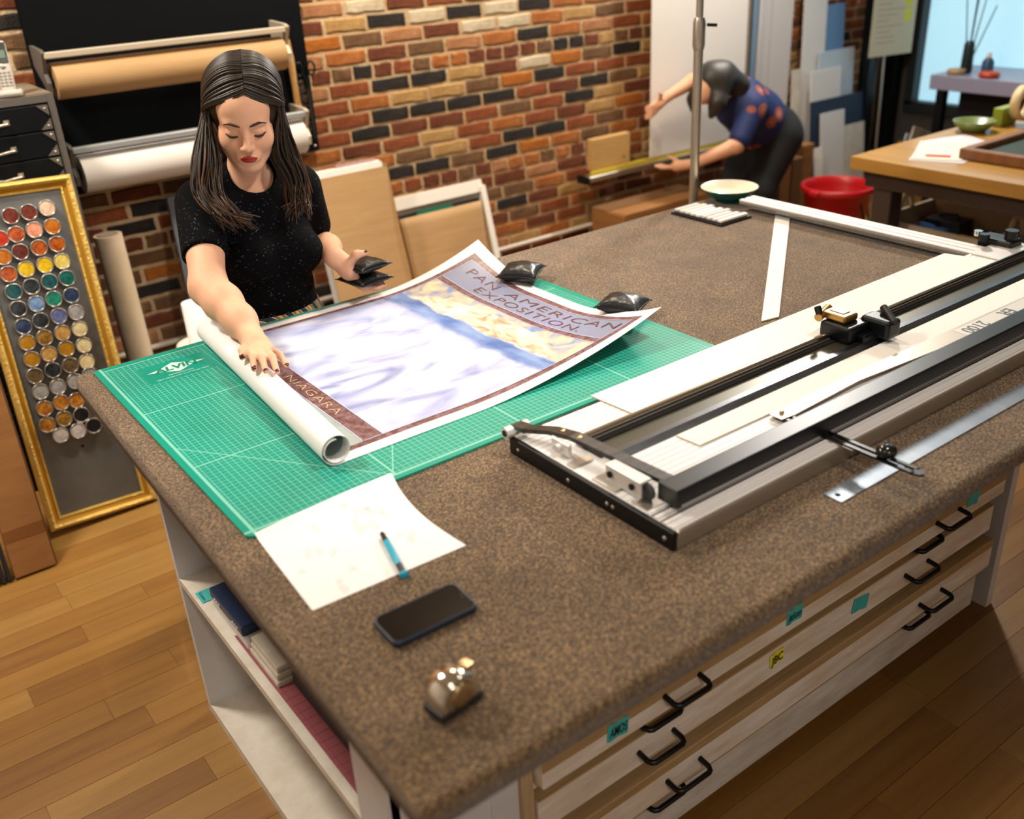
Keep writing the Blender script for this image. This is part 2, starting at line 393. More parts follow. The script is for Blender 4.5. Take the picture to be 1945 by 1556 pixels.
def drawer(z0, z1, yf, mt, handles=(), tapes=(), hz=.5, bare=0):
    b = MB()
    if bare: b.box((.3665, yf - .0008, bare), (1.9045, yf + .01, z1 - .0025), 1)
    b.rbox((.366, yf, z0), (1.905, yf + .034, z1), .002, 1)
    for i_ in range(len(b.f)):
        if all(b.v[q][2] > z1 - .0025 for q in b.f[i_]): b.m[i_] = 1
    b.box((.37, yf + .034, z0 + .006), (1.90, .47, z1 - .012), 1)
    d = b.build('drawer', [mt, m_ply], table)
    for hx in handles:
        h = MB(); zz = lerp(z0, z1, hz); wv = .048; y = yf
        h.tube([(hx - wv, y + .002, zz), (hx - wv, y - .026, zz - .003), (hx - wv + .004, y - .033, zz - .004), (hx - wv + .011, y - .037, zz - .004), (hx + wv - .011, y - .037, zz - .004),
                (hx + wv - .004, y - .033, zz - .004), (hx + wv, y - .026, zz - .003), (hx + wv, y + .002, zz)], .0062, 8)
        h.build('handle', m_blk, d)
    for tp in tapes: label_tape(d, tp[0], yf - .0006, tp[1], *tp[2:])
    return d
drawer(.44, .53, .283, m_draw, (.715, 1.635), ((.545, .478, .052, .042, 'AMOS', m_tape, .05), (1.055, .483, .05, .04, 'Jackson', m_tape, 0), (1.745, .492, .05, .045, '', m_tape, .1)), bare=.482)
drawer(.402, .434, .324, m_draw, (.68, 1.6), hz=.35)
drawer(.315, .395, .30, m_draw, (.665, 1.56), ((1.03, .366, .045, .036, 'JBC', m_tapey, -.1), (1.33, .362, .06, .04, '', m_tape, .15)))
drawer(.205, .295, .283, m_draw, (.73, 1.62), hz=.45, bare=.272)
drawer(.165, .199, .324, m_draw, (.7, 1.6), hz=.3)
drawer(.06, .16, .31, m_draw2)
for z in (.54, .645, .75): drawer(z, z + .095, .30, m_draw, (.7, 1.62))
b = MB(); b.sheet(lambda u, v: (lerp(.088, .128, u), lerp(1.225, 1.275, v), .4415 + .0006 * math.sin(5 * u)), 3, 2)
vs, fs = text_mesh('Cutters', .012); b.add([(.094 + v[1] * .9, 1.268 - v[0], .4432) for v in vs], fs, 1)
b.build('label_tape', [m_tape, m_ink], table)

# things on the end shelf of the table
bk = thing('catalogue', (.2, 1.08, .441), 'navy and white catalogue stack on the open shelf at the table end', 'catalogue')
MB().rbox((.105, .99, .441), (.36, 1.2, .475), .004, 1).build('page_block', m_white, bk)
b = MB(); b.rbox((.101, 1.0, .475), (.34, 1.19, .502), .003, 1)
for i in range(3): b.box((.0995, 1.025 + i * .012, .481), (.1012, 1.033 + i * .012, .488), 1); b.box((.0995, 1.13 + i * .012, .481), (.1012, 1.138 + i * .012, .488), 1)
b.build('cover', [mat('navy_cover', '#1d3157', .4), m_white], bk)
pd = thing('notepad', (.2, .9, .441), 'white notepad lying beside the navy catalogue on the shelf', 'notepad')
for i in range(3): MB().rbox((.105 + .004 * i, .84 + .006 * i, .441 + i * .014), (.34, .985, .4545 + i * .014), .002, 1).build('pad', m_whitew, pd)
m_pink = mat('pink_plastic', '#b0686c', .25, var=(3, '#94505a', .6), alpha=.93)
rp = thing('ruler_sheet', (.22, .75, .441), 'translucent pink gridded plastic sheet on the end shelf', 'plastic sheet')
MB().box((.1, .46, .4412), (.34, 1.06, .4425)).build('sheet', m_pink, rp)
b = MB()
for i in range(24): b.box((.102, .47 + i * .025, .4425), (.339, .4711 + i * .025, .4428))
for i in range(9): b.box((.11 + i * .027, .462, .4425), (.111 + i * .027, 1.058, .4428))
b.build('grid_lines', mat('maroon_line', '#6a2f38', .5), rp)
tag(MB().rbox((.135, .5, .444), (.45, .83, .48), .003, 1, xf=None).build('mat_offcut', mat('black_board', '#17191c', .6)), 'black board offcuts on top of the pink plastic sheet', 'board')
bx = thing('small_box', (.2, .6, .031), 'small white lidded box on the bottom shelf of the table end', 'box')
MB().rbox((.13, .52, .031), (.3, .68, .075), .003, 1).build('box_base', m_whitew, bx); MB().rbox((.126, .516, .07), (.304, .684, .085), .003, 1).build('lid', m_white, bx)

# ------------------------------------------------------------------ cutting mat
def mat_grid():
    m = mat('green_mat', '#0d8f70', .3, spec=.5)
    nt = m.node_tree; N = nt.nodes; L = nt.links; b = N['Principled BSDF']; tc = N.new('ShaderNodeTexCoord'); sp = N.new('ShaderNodeSeparateXYZ'); L.new(tc.outputs['Object'], sp.inputs[0])
    def mth(op, a, b_=None, c=None):
        n = N.new('ShaderNodeMath'); n.operation = op
        for i, q in enumerate((a, b_, c)):
            if q is None: continue
            if isinstance(q, (int, float)): n.inputs[i].default_value = q
            else: L.new(q, n.inputs[i])
        return n.outputs[0]
    def lines(src, period, half):
        f = mth('FRACT', mth('DIVIDE', src, period)); d = mth('MULTIPLY', mth('MINIMUM', f, mth('SUBTRACT', 1, f)), period)
        return mth('LESS_THAN', d, half)
    x, y = sp.outputs[0], sp.outputs[1]
    g = mth('MAXIMUM', lines(x, .0127, .00055), lines(y, .0127, .00055)); g = mth('MAXIMUM', g, mth('MAXIMUM', lines(x, .3048, .0022), lines(y, .3048, .0022)))
    inb = mth('MULTIPLY', mth('MULTIPLY', mth('GREATER_THAN', x, .019), mth('LESS_THAN', x, MW - .019)), mth('MULTIPLY', mth('GREATER_THAN', y, .019), mth('LESS_THAN', y, MH - .019)))
    brd = mth('MAXIMUM', mth('LESS_THAN', mth('ABSOLUTE', mth('SUBTRACT', x, .0165)), .003), mth('LESS_THAN', mth('ABSOLUTE', mth('SUBTRACT', y, .0165)), .003))
    for ang, x0 in ((1.0472, .30), (2.2, .30)):
        dx, dy = math.cos(ang), math.sin(ang)
        d = mth('ABSOLUTE', mth('SUBTRACT', mth('MULTIPLY', mth('SUBTRACT', x, x0), dy), mth('MULTIPLY', mth('SUBTRACT', y, .02), dx)))
        g = mth('MAXIMUM', g, mth('LESS_THAN', d, .0012))
    lg = mth('MULTIPLY', mth('MULTIPLY', mth('GREATER_THAN', x, .085), mth('LESS_THAN', x, .245)), mth('MULTIPLY', mth('GREATER_THAN', y, .755), mth('LESS_THAN', y, .868)))
    g = mth('MULTIPLY', mth('MULTIPLY', g, inb), mth('SUBTRACT', 1, lg)); g = mth('MAXIMUM', g, brd); g = mth('MULTIPLY', g, .62)
    n = N.new('ShaderNodeTexNoise'); n.inputs['Scale'].default_value = 4; L.new(tc.outputs['Object'], n.inputs['Vector'])
    r = N.new('ShaderNodeValToRGB'); r.color_ramp.elements[0].color = lin('#048872'); r.color_ramp.elements[1].color = lin('#0a9a86'); L.new(n.outputs['Fac'], r.inputs[0])
    mx = N.new('ShaderNodeMix'); mx.data_type = 'RGBA'; L.new(g, mx.inputs[0]); L.new(r.outputs[0], mx.inputs[6]); mx.inputs[7].default_value = lin('#9fdccc'); L.new(mx.outputs[2], b.inputs['Base Color'])
    return m
MW, MH = 1.19, .937
cm = thing('cutting_mat', (.058, .683, TZ + .0005), 'green self-healing cutting mat with white grid on the carpet tabletop', 'cutting mat')
b = MB(); bm = bmesh.new(); bmesh.ops.create_cube(bm, size=1); bmesh.ops.scale(bm, vec=(MW, MH, .0045), verts=bm.verts); bmesh.ops.translate(bm, vec=(MW / 2, MH / 2, .00225), verts=bm.verts)
bmesh.ops.bevel(bm, geom=[e for e in bm.edges if abs(e.verts[0].co.z - e.verts[1].co.z) > .002], offset=.014, segments=5, affect='EDGES', profile=.5)
b.bm(bm); o = b.build('mat_sheet', mat_grid()); o.parent = cm
b = MB(); m_print = mat('mat_print', '#bfe6d6', .5); z = .0049
b.add([(.095, .822, z), (.13, .832, z), (.165, .855, z), (.2, .832, z), (.238, .822, z), (.2, .812, z), (.165, .79, z), (.13, .812, z)], [tuple(range(8))[::-1]], 0)
vs, fs = text_mesh('ALVIN', .036, .15, .0012); x1 = max(v[0] for v in vs)
b.add([(.113 + v[0] * .105 / x1, .8095 + v[1], z + .0006) for v in vs], fs, 1)
for i, (tx, s_) in enumerate((('PROFESSIONAL', .009), ('SELF-HEALING CUTTING MAT', .0095))):
    vs, fs = text_mesh(tx, s_); x1 = max(v[0] for v in vs); b.add([(.165 - x1 / 2 + v[0], .779 - .014 * i + v[1], z) for v in vs], fs, 0)
o = b.build('logo', [m_print, mat('mat_green_print', '#0a7d62', .5)]); o.parent = cm

# ------------------------------------------------------------------ sheet, pen, phone, tape measure, ruler
b = MB(); Z0 = TZ + .0012
A, B_, Cc, D = (.072, .686), (.356, .706), (.334, .423), (.056, .434)
def pap(u, v):
    p = Vector(A).lerp(Vector(B_), u).lerp(Vector(D).lerp(Vector(Cc), u), v)
    over = max(0, min(1, (p.y - .672) / .012)); z = Z0 + .0055 * over + .004 * max(0, 1 - v * 3) * (.3 + .7 * math.sin(PI * u))
    return (p.x + .016 * math.sin(PI * v) * -1 * (u ** 3), p.y, z)
b.sheet(pap, 20, 20, 0); m_ppr = mat('paper_white', '#ece9e6', .75)
rt = random.Random(5)
for k in range(34):
    v0 = rt.uniform(.08, .92); u0 = rt.uniform(.06, .8); ln = rt.uniform(.04, .16)
    if .36 < u0 < .5: continue
    q = [pap(u0, v0), pap(u0, v0 + ln * .9 if v0 + ln * .9 < .97 else .97)]
    for j in range(3):
        du = j * .016; p0, p1 = Vector(pap(u0 + du, v0)), Vector(pap(u0 + du, min(.97, v0 + ln * rt.uniform(.5, 1))))
        b.add([p0 + Vector((0, 0, .0004)), p1 + Vector((0, 0, .0004)), p1 + Vector((.0016, 0, .0004)), p0 + Vector((.0016, 0, .0004))], [(0, 1, 2, 3)], 1)
tag(b.build('paper_sheet', [m_ppr, mat('faint_print', '#c3c2c6', .8)], solid=0), 'white work order sheet overlapping the near edge of the green mat', 'paper')
pen = thing('pen', (.22, .48, Z0), 'turquoise ballpoint pen with black ends lying on the white sheet', 'pen')
p0, p1 = Vector((.2385, .5365, Z0 + .0085)), Vector((.206, .408, Z0 + .0075)); d = (p1 - p0)
def pp_(t): return p0 + d * t
MB().tube([pp_(.2), pp_(.22), pp_(.74), pp_(.76)], [.0048, .0056, .0056, .005], 12).build('barrel', mat('turquoise_plastic', '#12a5c6', .35), pen)
MB().tube([pp_(0), pp_(.02), pp_(.2)], [.0035, .0045, .0052], 12).build('grip', mat('black_plastic', '#16161a', .4), pen)
MB().tube([pp_(.76), pp_(.95)], .0055, 12).build('cap_sleeve', MATS['black_plastic'], pen)
MB().tube([pp_(.95), pp_(.99), pp_(1.0)], [.007, .007, .004], 12).build('button', MATS['turquoise_plastic'], pen)
b = MB(); a_, c_ = pp_(.76) + Vector((0, 0, .006)), pp_(.95) + Vector((0, 0, .006)); b.tube([a_, c_], .0012, 6); b.build('clip', MATS['black_plastic'], pen)
ph = thing('smartphone', (.181, .306, TZ + .0012), 'black smartphone in a dark blue case lying face up on the carpet', 'phone')
ph.rotation_euler = (0, 0, -.03)
def rrect(wd, ht, r, n=6):
    o = []
    for cx, cy, a0 in ((wd / 2 - r, ht / 2 - r, 0), (-wd / 2 + r, ht / 2 - r, PI / 2), (-wd / 2 + r, -ht / 2 + r, PI), (wd / 2 - r, -ht / 2 + r, 1.5 * PI)):
        for i in range(n + 1): a = a0 + PI / 2 * i / n; o.append((cx + r * math.cos(a), cy + r * math.sin(a)))
    return o
def loft(b, rings, mi=0, smooth=True, cap0=True, cap1=True):
    n = len(rings[0]); k = len(b.v); vs = [p for r in rings for p in r]
    b.add(vs, [(i * n + j, i * n + (j + 1) % n, (i + 1) * n + (j + 1) % n, (i + 1) * n + j) for i in range(len(rings) - 1) for j in range(n)], mi, smooth)
    if cap0: b.add(rings[0], [tuple(range(n))[::-1]], mi)
    if cap1: b.add(rings[-1], [tuple(range(n))], mi)
b = MB(); rg = lambda s, z: [(x * 1, y * 1, z) for x, y in rrect(.146 - s, .076 - s, .012)]
loft(b, [rg(.006, 0), rg(.001, .002), rg(0, .0055), rg(.001, .0095), rg(.003, .0108), rg(.0065, .0108), rg(.0075, .009)])
o = b.build('phone_case', mat('navy_rubber', '#0f2136', .35)); o.parent = ph
b = MB(); loft(b, [[(x, y, .008) for x, y in rrect(.1385, .0685, .009)], [(x, y, .0098) for x, y in rrect(.1385, .0685, .009)]]); o = b.build('screen', mat('black_glass', '#020203', .05, spec=.35)); o.parent = ph
b = MB(); b.box((.0635, -.006, .0098), (.0645, .006, .0101)); o = b.build('earpiece', m_blk); o.parent = ph
tm = thing('tape_measure', (.11, .125, TZ + .001), 'chrome tape measure standing near the table corner', 'tape measure'); tm.rotation_euler = (0, 0, .12)
m_chr = mat('chrome', '#d8d2c6', .13, metal=1); m_chrw = mat('warm_chrome', '#c9b28a', .22, metal=1)
prof = [(-.034, 0), (.034, 0), (.034, .02)] + [(.034 * math.cos(a), .024 + .036 * math.sin(a)) for a in [i * PI / 14 for i in range(15)]] + [(-.034, .02)]
b = MB(); n = len(prof); rings = []
for dx, s in ((-.02, .9), (-.017, .98), (.017, .98), (.02, .9)):
    rings.append([(p[0] * s, dx, .002 + (p[1] - .025) * s + .025) for p in prof])
loft(b, rings, 0, True); o = b.build('case', m_chr); o.parent = tm
b = MB(); b.rbox((-.0355, -.021, .004), (.0355, .021, .019), .003); o = b.build('bumper', mat('black_rubber', '#15181a', .45)); o.parent = tm
b = MB(); b.lathe([(0, 0), (.017, 0), (.019, .002), (.017, .004), (.011, .005), (0, .005)], 20, xf=T(0, -.019, .034) @ Matrix.Rotation(PI / 2, 4, 'X')); o = b.build('badge', m_chrw); o.parent = tm
b = MB(); b.rbox((.02, -.008, .052), (.034, .008, .06), .002); o = b.build('lock_button', m_chrw); o.parent = tm
b = MB(); b.box((.034, -.01, .006), (.044, .01, .0075)); b.box((.0425, -.01, -.0005), (.044, .01, .0075)); o = b.build('hook', m_chr); o.parent = tm
ru = thing('steel_ruler', (1.3, .12, TZ + .001), 'long steel ruler lying along the front of the carpet top', 'ruler')
m_steel = mat('brushed_steel', '#8e959c', .42, metal=.75, var=(2, '#6f7a86', .6), stretch=(6, 1, 1)); rr = Matrix.Identity(4)
b = MB(); xs = (.9, 2.12)
poly = [(xs[0], .1), (xs[1], .1), (xs[1], .138), (xs[0], .138)]
b.prism(poly, TZ + .0012, TZ + .0026); b.build('blade', m_steel, ru)
b = MB()
for i in range(96):
    x = .92 + i * .0125; L_ = .012 if i % 4 == 0 else .006; b.box((x, .1385 - L_, TZ + .0026), (x + .0008, .138, TZ + .0028))
b.build('graduations', mat('etched_mark', '#4a5058', .5), ru)
MB().lathe([(0, 0), (.005, 0), (.005, .0004), (0, .0004)], 16, (.915, .119, TZ + .0026)).build('hang_hole', m_dark, ru)
# ------------------------------------------------------------------ poster, half unrolled
ZM = TZ + .0056
PN, PF, PXR = .806, 1.606, 1.192
def sstep(a, b, x): t = max(0, min(1, (x - a) / (b - a))); return t * t * (3 - 2 * t)
def poster_flat(x, y):
    """the unrolled part: corners at the right end curl up"""
    t = (y - PN) / (PF - PN)
    near = max(0, (.42 - t) / .42) ** 1.7 * max(0, (x - .62) / (PXR - .62)) ** 1.8 * .082
    far = max(0, (t - .66) / .34) ** 1.6 * max(0, (x - .84) / (PXR - .84)) ** 1.7 * .085
    z = ZM + .0008 + near + far + .0003 * math.sin(x * 16)
    return Vector((x - near * .12 - far * .1, y + near * .25 - far * .2, z))
ROLLR = .0315
def roll_x(y): return lerp(.297, .352, (y - PN) / (PF - PN))
def poster_roll(a, y):
    """a = angle in radians past the tangent point"""
    R = ROLLR * (1 - .018 * a) if a > 0 else ROLLR
    R -= .0012 * max(0, a - 5.5)
    x0 = roll_x(y); return Vector((x0 - R * math.sin(a), y, ZM + .0008 + ROLLR - R * math.cos(a)))
XS = [.36, .365, .372, .38, .425, .432, .45, .50, .55, .60, .65, .70, .74, .78, .82, .85, .88, .91, .94, .97, .99, 1.008, 1.028, 1.034, 1.05, 1.07, 1.09, 1.11, 1.128, 1.134, 1.150, 1.156, 1.17, PXR]
YS = [PN, .82, .834, .838, .856, .861, .88] + [lerp(.9, 1.51, i / 16) for i in range(17)] + [1.53, 1.551, 1.556, 1.574, 1.578, 1.592, PF]
def zone(x, y):
    if y < .838 or y > 1.574 or x > 1.156: return 0
    if y < .856 or y > 1.556 or x > 1.134: return 1
    if 1.008 < x < 1.028 or .38 < x < .425: return 1
    if x > 1.028: return 2
    if x < .38: return 4
    return 3
pos = MB(); uvs = []
AN = [9.6 - i * .24 for i in range(41)]     # rolled part, outermost turn last
cols = []
for a in AN: cols.append([(poster_roll(a, y), .297 - ROLLR * a, y) for y in YS])
nx = 6
for i in range(1, nx):
    cols.append([(lambda x, y: (Vector((x, y, ZM + .0008)), x, y))(lerp(roll_x(y), .36, i / nx), y) for y in YS])
for x in XS: cols.append([(poster_flat(x, y), x, y) for y in YS])
V = [c[0] for col in cols for c in col]; UV = [(c[1], c[2]) for col in cols for c in col]; ny = len(YS)
F_ = []; MI = []
for i in range(len(cols) - 1):
    for j in range(ny - 1):
        F_.append((i * ny + j, (i + 1) * ny + j, (i + 1) * ny + j + 1, i * ny + j + 1))
        xc = (cols[i][j][1] + cols[i + 1][j][1]) / 2; yc = (YS[j] + YS[j + 1]) / 2
        MI.append(zone(xc, yc) if i > len(AN) - 9 else (4 if .838 < yc < 1.574 else 0))
def art_mat():
    m = mat('poster_painting', '#cfd2e6', .35); nt = m.node_tree; N = nt.nodes; L = nt.links; b = N['Principled BSDF']
    uv = N.new('ShaderNodeUVMap'); sp = N.new('ShaderNodeSeparateXYZ'); L.new(uv.outputs[0], sp.inputs[0]); X, Y = sp.outputs[0], sp.outputs[1]
    def mth(op, a, b_=None):
        n = N.new('ShaderNodeMath'); n.operation = op; n.use_clamp = False
        for i, q in enumerate((a, b_)):
            if q is None: continue
            if isinstance(q, (int, float)): n.inputs[i].default_value = q
            else: L.new(q, n.inputs[i])
        return n.outputs[0]
    def ss(a, b_, src):
        n = N.new('ShaderNodeMapRange'); n.interpolation_type = 'SMOOTHSTEP'; n.inputs[1].default_value = a; n.inputs[2].default_value = b_; L.new(src, n.inputs[0]); return n.outputs[0]
    def noise(sx, sy, scale, det=5, dist=0):
        mp = N.new('ShaderNodeMapping'); mp.inputs['Scale'].default_value = (sx, sy, 1); L.new(uv.outputs[0], mp.inputs[0])
        n = N.new('ShaderNodeTexNoise'); n.inputs['Scale'].default_value = scale; n.inputs['Detail'].default_value = det; n.inputs['Distortion'].default_value = dist; L.new(mp.outputs[0], n.inputs['Vector']); return n.outputs['Fac']
    def ramp(src, cs):
        r = N.new('ShaderNodeValToRGB'); e = r.color_ramp.elements
        while len(e) < len(cs): e.new(.5)
        for i, (p, c) in enumerate(cs): e[i].position = p; e[i].color = lin(c)
        L.new(src, r.inputs[0]); return r.outputs[0]
    def mix(f, a, b_):
        n = N.new('ShaderNodeMix'); n.data_type = 'RGBA'; L.new(f, n.inputs[0]); L.new(a, n.inputs[6]); L.new(b_, n.inputs[7]); return n.outputs[2]
    falls = ramp(noise(1.6, 3.2, 2.2, 8, 2.2), [(.29, '#868eba'), (.42, '#b0b6d6'), (.56, '#dcdeec')])
    edge = mth('MAXIMUM', ss(.14, .34, mth('ABSOLUTE', mth('SUBTRACT', Y, 1.2))), ss(.6, .9, X))
    falls = mix(mth('MULTIPLY', edge, .55), falls, ramp(noise(2, 6, 3, 6, .8), [(.35, '#8693c4'), (.65, '#bcc3e2')]))
    wob = mth('ADD', X, mth('MULTIPLY', mth('SUBTRACT', noise(2, 2, 5), .5), .05))
    band = mth('MULTIPLY', ss(.825, .85, wob), mth('SUBTRACT', 1, ss(.885, .897, wob)))
    blue = ramp(noise(6, 2, 4), [(.35, '#4a6cac'), (.65, '#8aa3d0')])
    c = mix(band, falls, blue)
    sky_out = ramp(noise(1, 1, 18, 6, .6), [(.36, '#7d92c2'), (.52, '#c9bca6'), (.66, '#e4d4ae')])
    sky_in = ramp(noise(2, 1, 12, 6, 1), [(.35, '#b48a6a'), (.5, '#e0cfb4'), (.65, '#efe6d6')])
    dd = mth('ADD', mth('POWER', mth('DIVIDE', mth('SUBTRACT', X, .885), .105), 2), mth('POWER', mth('DIVIDE', mth('SUBTRACT', Y, 1.2), .33), 2))
    inside = mth('SUBTRACT', 1, ss(.8, 1.0, dd))
    sky = mix(inside, sky_out, sky_in)
    c = mix(ss(.885, .9, wob), c, sky)
    L.new(c, b.inputs['Base Color']); return m
m_pw = mat('poster_paper', '#f0eeee', .45)
m_pb = mat('poster_border', '#5f3c34', .4, var=(70, '#8a6a72', .28, 2))
m_pt = mat('poster_title_panel', '#8c8fb4', .4, var=(5, '#7f8896', .5))
m_pg = mat('poster_grey_panel', '#8d9a98', .4, var=(6, '#a5aeaa', .5), stretch=(1, 4, 1))
poster = thing('poster', (.8, 1.2, ZM), 'half-unrolled poster with blue and white painting, lettered border, on the green mat', 'poster')
me = bpy.data.meshes.new('poster_sheet'); me.from_pydata([tuple(v) for v in V], [], F_)
for m in (m_pw, m_pb, m_pt, art_mat(), m_pg): me.materials.append(m)
me.polygons.foreach_set('material_index', MI); me.polygons.foreach_set('use_smooth', [True] * len(F_))
ul = me.uv_layers.new(name='UVMap'); li = [UV[l.vertex_index] for l in me.loops]; ul.data.foreach_set('uv', [q for p in li for q in p]); me.update()
o = bpy.data.objects.new('poster_sheet', me); COL.objects.link(o)
md = o.modifiers.new('back', 'SOLIDIFY'); md.thickness = .0006; md.offset = -1; md.use_rim = True; md.material_offset = 0
adopt(o, poster)
# plain white back of the sheet, seen on the outside of the roll
b = MB(); bk_cols = [[poster_roll(a, y) + Vector((-math.sin(a), 0, -math.cos(a))) * .0009 for y in YS] for a in AN[14:-3]]
vs = [p for c in bk_cols for p in c]
b.add(vs, [(i * ny + j, i * ny + j + 1, (i + 1) * ny + j + 1, (i + 1) * ny + j) for i in range(len(bk_cols) - 1) for j in range(ny - 1)], 0, True)
b.build('rolled_back', m_pw, poster)
def poster_text(txt, size, x_base, y_start, width, m, name, lift=.0012):
    vs, fs = text_mesh(txt, size, 0, -.0006, 1.1); x1 = max(v[0] for v in vs); k = width / x1
    P = []
    for v in vs:
        q = poster_flat(x_base + v[1], y_start - v[0] * k); P.append(q + Vector((-.1 * (q.z - ZM), 0, lift)))
    return MB().add(P, fs).build(name, m, poster)
m_let = mat('poster_letter', '#6b3f3c', .4); m_letl = mat('poster_letter_pale', '#d8b98e', .4)
poster_text('PAN', .046, 1.087, 1.525, .135, m_let, 'lettering')
poster_text('AMERICAN', .046, 1.087, 1.345, .475, m_let, 'lettering')
poster_text('EXPOSITION.', .044, 1.043, 1.43, .46, m_let, 'lettering')
poster_text('NIAGARA', .03, .392, 1.262, .262, m_letl, 'lettering')
b = MB()
for (x0, x1, y0, y1) in ((1.0275, 1.0295, .86, 1.552), (1.1325, 1.1345, .86, 1.552), (1.0065, 1.0085, .86, 1.552), (.4245, .4265, .86, 1.552), (.3785, .3805, .86, 1.552)):
    n = 24; P = []; fs = []
    for i in range(n + 1):
        y = lerp(y0, y1, i / n)
        for x in (x0, x1): P.append(poster_flat(x, y) + Vector((0, 0, .0009)))
    b.add(P, [(2 * i, 2 * i + 1, 2 * i + 3, 2 * i + 2) for i in range(n)], 0)
for y0 in (.8555, 1.5545):
    n = 30; P = []
    for i in range(n + 1):
        x = lerp(.382, 1.134, i / n)
        for y in (y0, y0 + .002): P.append(poster_flat(x, y) + Vector((0, 0, .0009)))
    b.add(P, [(2 * i, 2 * i + 1, 2 * i + 3, 2 * i + 2) for i in range(n)], 0)
b.build('rule_lines', mat('pale_rule', '#c9c6dc', .4), poster)

# ------------------------------------------------------------------ leather pillow weights
m_lea = mat('black_leather', '#121417', .36, bump=(45, .25), spec=.45)
def pillow(a, h, seed):
    b = MB(); rnd = random.Random(seed); ph_ = [rnd.uniform(0, 6) for _ in range(4)]
    def fn(sg):
        def f(u, v):
            U, W = u * 2 - 1, v * 2 - 1
            x = a * U * (1 - .13 * (1 - W * W)); y = a * W * (1 - .13 * (1 - U * U))
            e = max(0, (1 - U * U) * (1 - W * W)) ** .42
            wr = 1 + .06 * math.sin(7 * U + ph_[0]) * math.sin(6 * W + ph_[1])
            return (x, y, sg * h * e * wr + h)
        return f
    b.sheet(fn(1), 20, 20); b.sheet(fn(-1), 20, 20)
    return b
def weight(loc, rot, label, seed, a=.058, h=.026, tilt=(0, 0)):
    w_ = thing('pillow_weight', loc, label, 'weight', 'black pillow weights'); w_.rotation_euler = (tilt[0], tilt[1], rot)
    o = pillow(a, h, seed).build('pillow', m_lea, weld=True); o.parent = w_
    s = MB(); n = 40; P = []
    for i in range(n):
        t = i / n * 4; k = int(t); q = (t - k) * 2 - 1
        U, W = [(q, -1), (1, q), (-q, 1), (-1, -q)][k]
        P.append((a * 1.02 * U * (1 - .13 * (1 - W * W)), a * 1.02 * W * (1 - .13 * (1 - U * U)), h))
    s.tube(P, .0014, 6, closed=True); o = s.build('seam', m_lea); o.parent = w_
    return w_
weight((1.196, 1.40, ZM + .004), .65, 'black leather pillow weight on the far end of the poster top edge', 1)
weight((1.222, 1.005, ZM + .006), .5, 'black leather pillow weight near the lifted right corner of the poster', 2, tilt=(.03, .05))

# ------------------------------------------------------------------ mat cutter
m_alu = mat('aluminium', '#c4bdb2', .32, metal=.85); m_alul = mat('pale_aluminium', '#dcd8d4', .4, metal=.35); m_base = mat('aluminium_sheen_white', '#e2dedb', .45)  # m_base: plain white stands in for reflections on the aluminium bed
m_bkp = mat('black_anodised', '#05080c', .38, spec=.35); m_stl = mat('tool_steel', '#767a7e', .28, metal=.95, var=(8, '#53565a', .5), stretch=(1, 8, 1)); m_oil = mat('olive_channel', '#4b473a', .35, metal=.6)
m_line = mat('grey_line', '#a9a7ab', .6)
cut = thing('mat_cutter', (1.5, .41, TZ), 'long bench mat cutter with aluminium bed and black hand bar', 'mat cutter')
CX0, CX1 = .585, 2.36; CZ = TZ + .036
b = MB(); b.rbox((CX0, .19, TZ + .001), (CX1, .625, CZ), .0015, 1); b.build('bed', m_base, cut)
b = MB()
for i in range(27):
    y = .215 + i * .0152
    if .41 < y < .525 or y > .618: continue
    b.box((CX0 + .004, y, CZ), (CX1, y + .0011, CZ + .0003))
b.build('rib_lines', m_line, cut)
b = MB(); b.box((CX0 + .003, .187, TZ + .001), (CX1, .1905, CZ - .006), 0); b.rbox((CX0 + .003, .183, CZ - .012), (CX1, .19, CZ + .001), .002, 1)
b.build('front_rail', m_alu, cut)
b = MB()
for y, hh in ((.195, .0022), (.212, .0022), (.234, .0022), (.252, .0016)): b.box((CX0 + .003, y, CZ), (CX1, y + .008, CZ + hh))
o = b.build('rail_ribs', m_base, cut); o['kind'] = 'stuff'
b = MB()
for y in (.222, .244): b.box((CX0 + .003, y, CZ), (CX1, y + .0035, CZ + .0008))
b.build('slot', m_dark, cut)
b = MB(); b.rbox((CX0 - .007, .185, TZ + .001), (CX0 + .003, .628, CZ + .0005), .0015, 1); b.build('end_cap', m_bkp, cut)
for y in (.205, .33, .345, .45, .6):
    MB().lathe([(0, 0), (.004, 0), (.004, .0015), (0, .002)], 10, xf=T(CX0 - .007, y, TZ + .018) @ Matrix.Rotation(-PI / 2, 4, 'Y')).build('screw', m_alu, cut)
# guide rail: bright strip, rod, black gap, channel, bevelled steel straightedge
RZ = CZ
MB().rbox((.655, .500, RZ), (CX1, .520, RZ + .012), .002, 1).build('guide_strip', m_alul, cut)
MB().tube([(.66, .503, RZ + .0185), (CX1, .503, RZ + .0185)], .0078, 14).build('guide_rod', m_chr, cut)
MB().box((.655, .486, RZ), (CX1, .4995, RZ + .008)).build('gap_channel', m_dark, cut)
MB().rbox((.655, .446, RZ), (CX1, .486, RZ + .006), .0015, 1).build('slide_channel', m_oil, cut)
b = MB(); b.prism([(.418, RZ + .0005), (.446, RZ + .0005), (.446, RZ + .0085), (.432, RZ + .0085), (.418, RZ + .002)], .665, CX1, 'x'); b.build('straightedge', m_stl, cut)
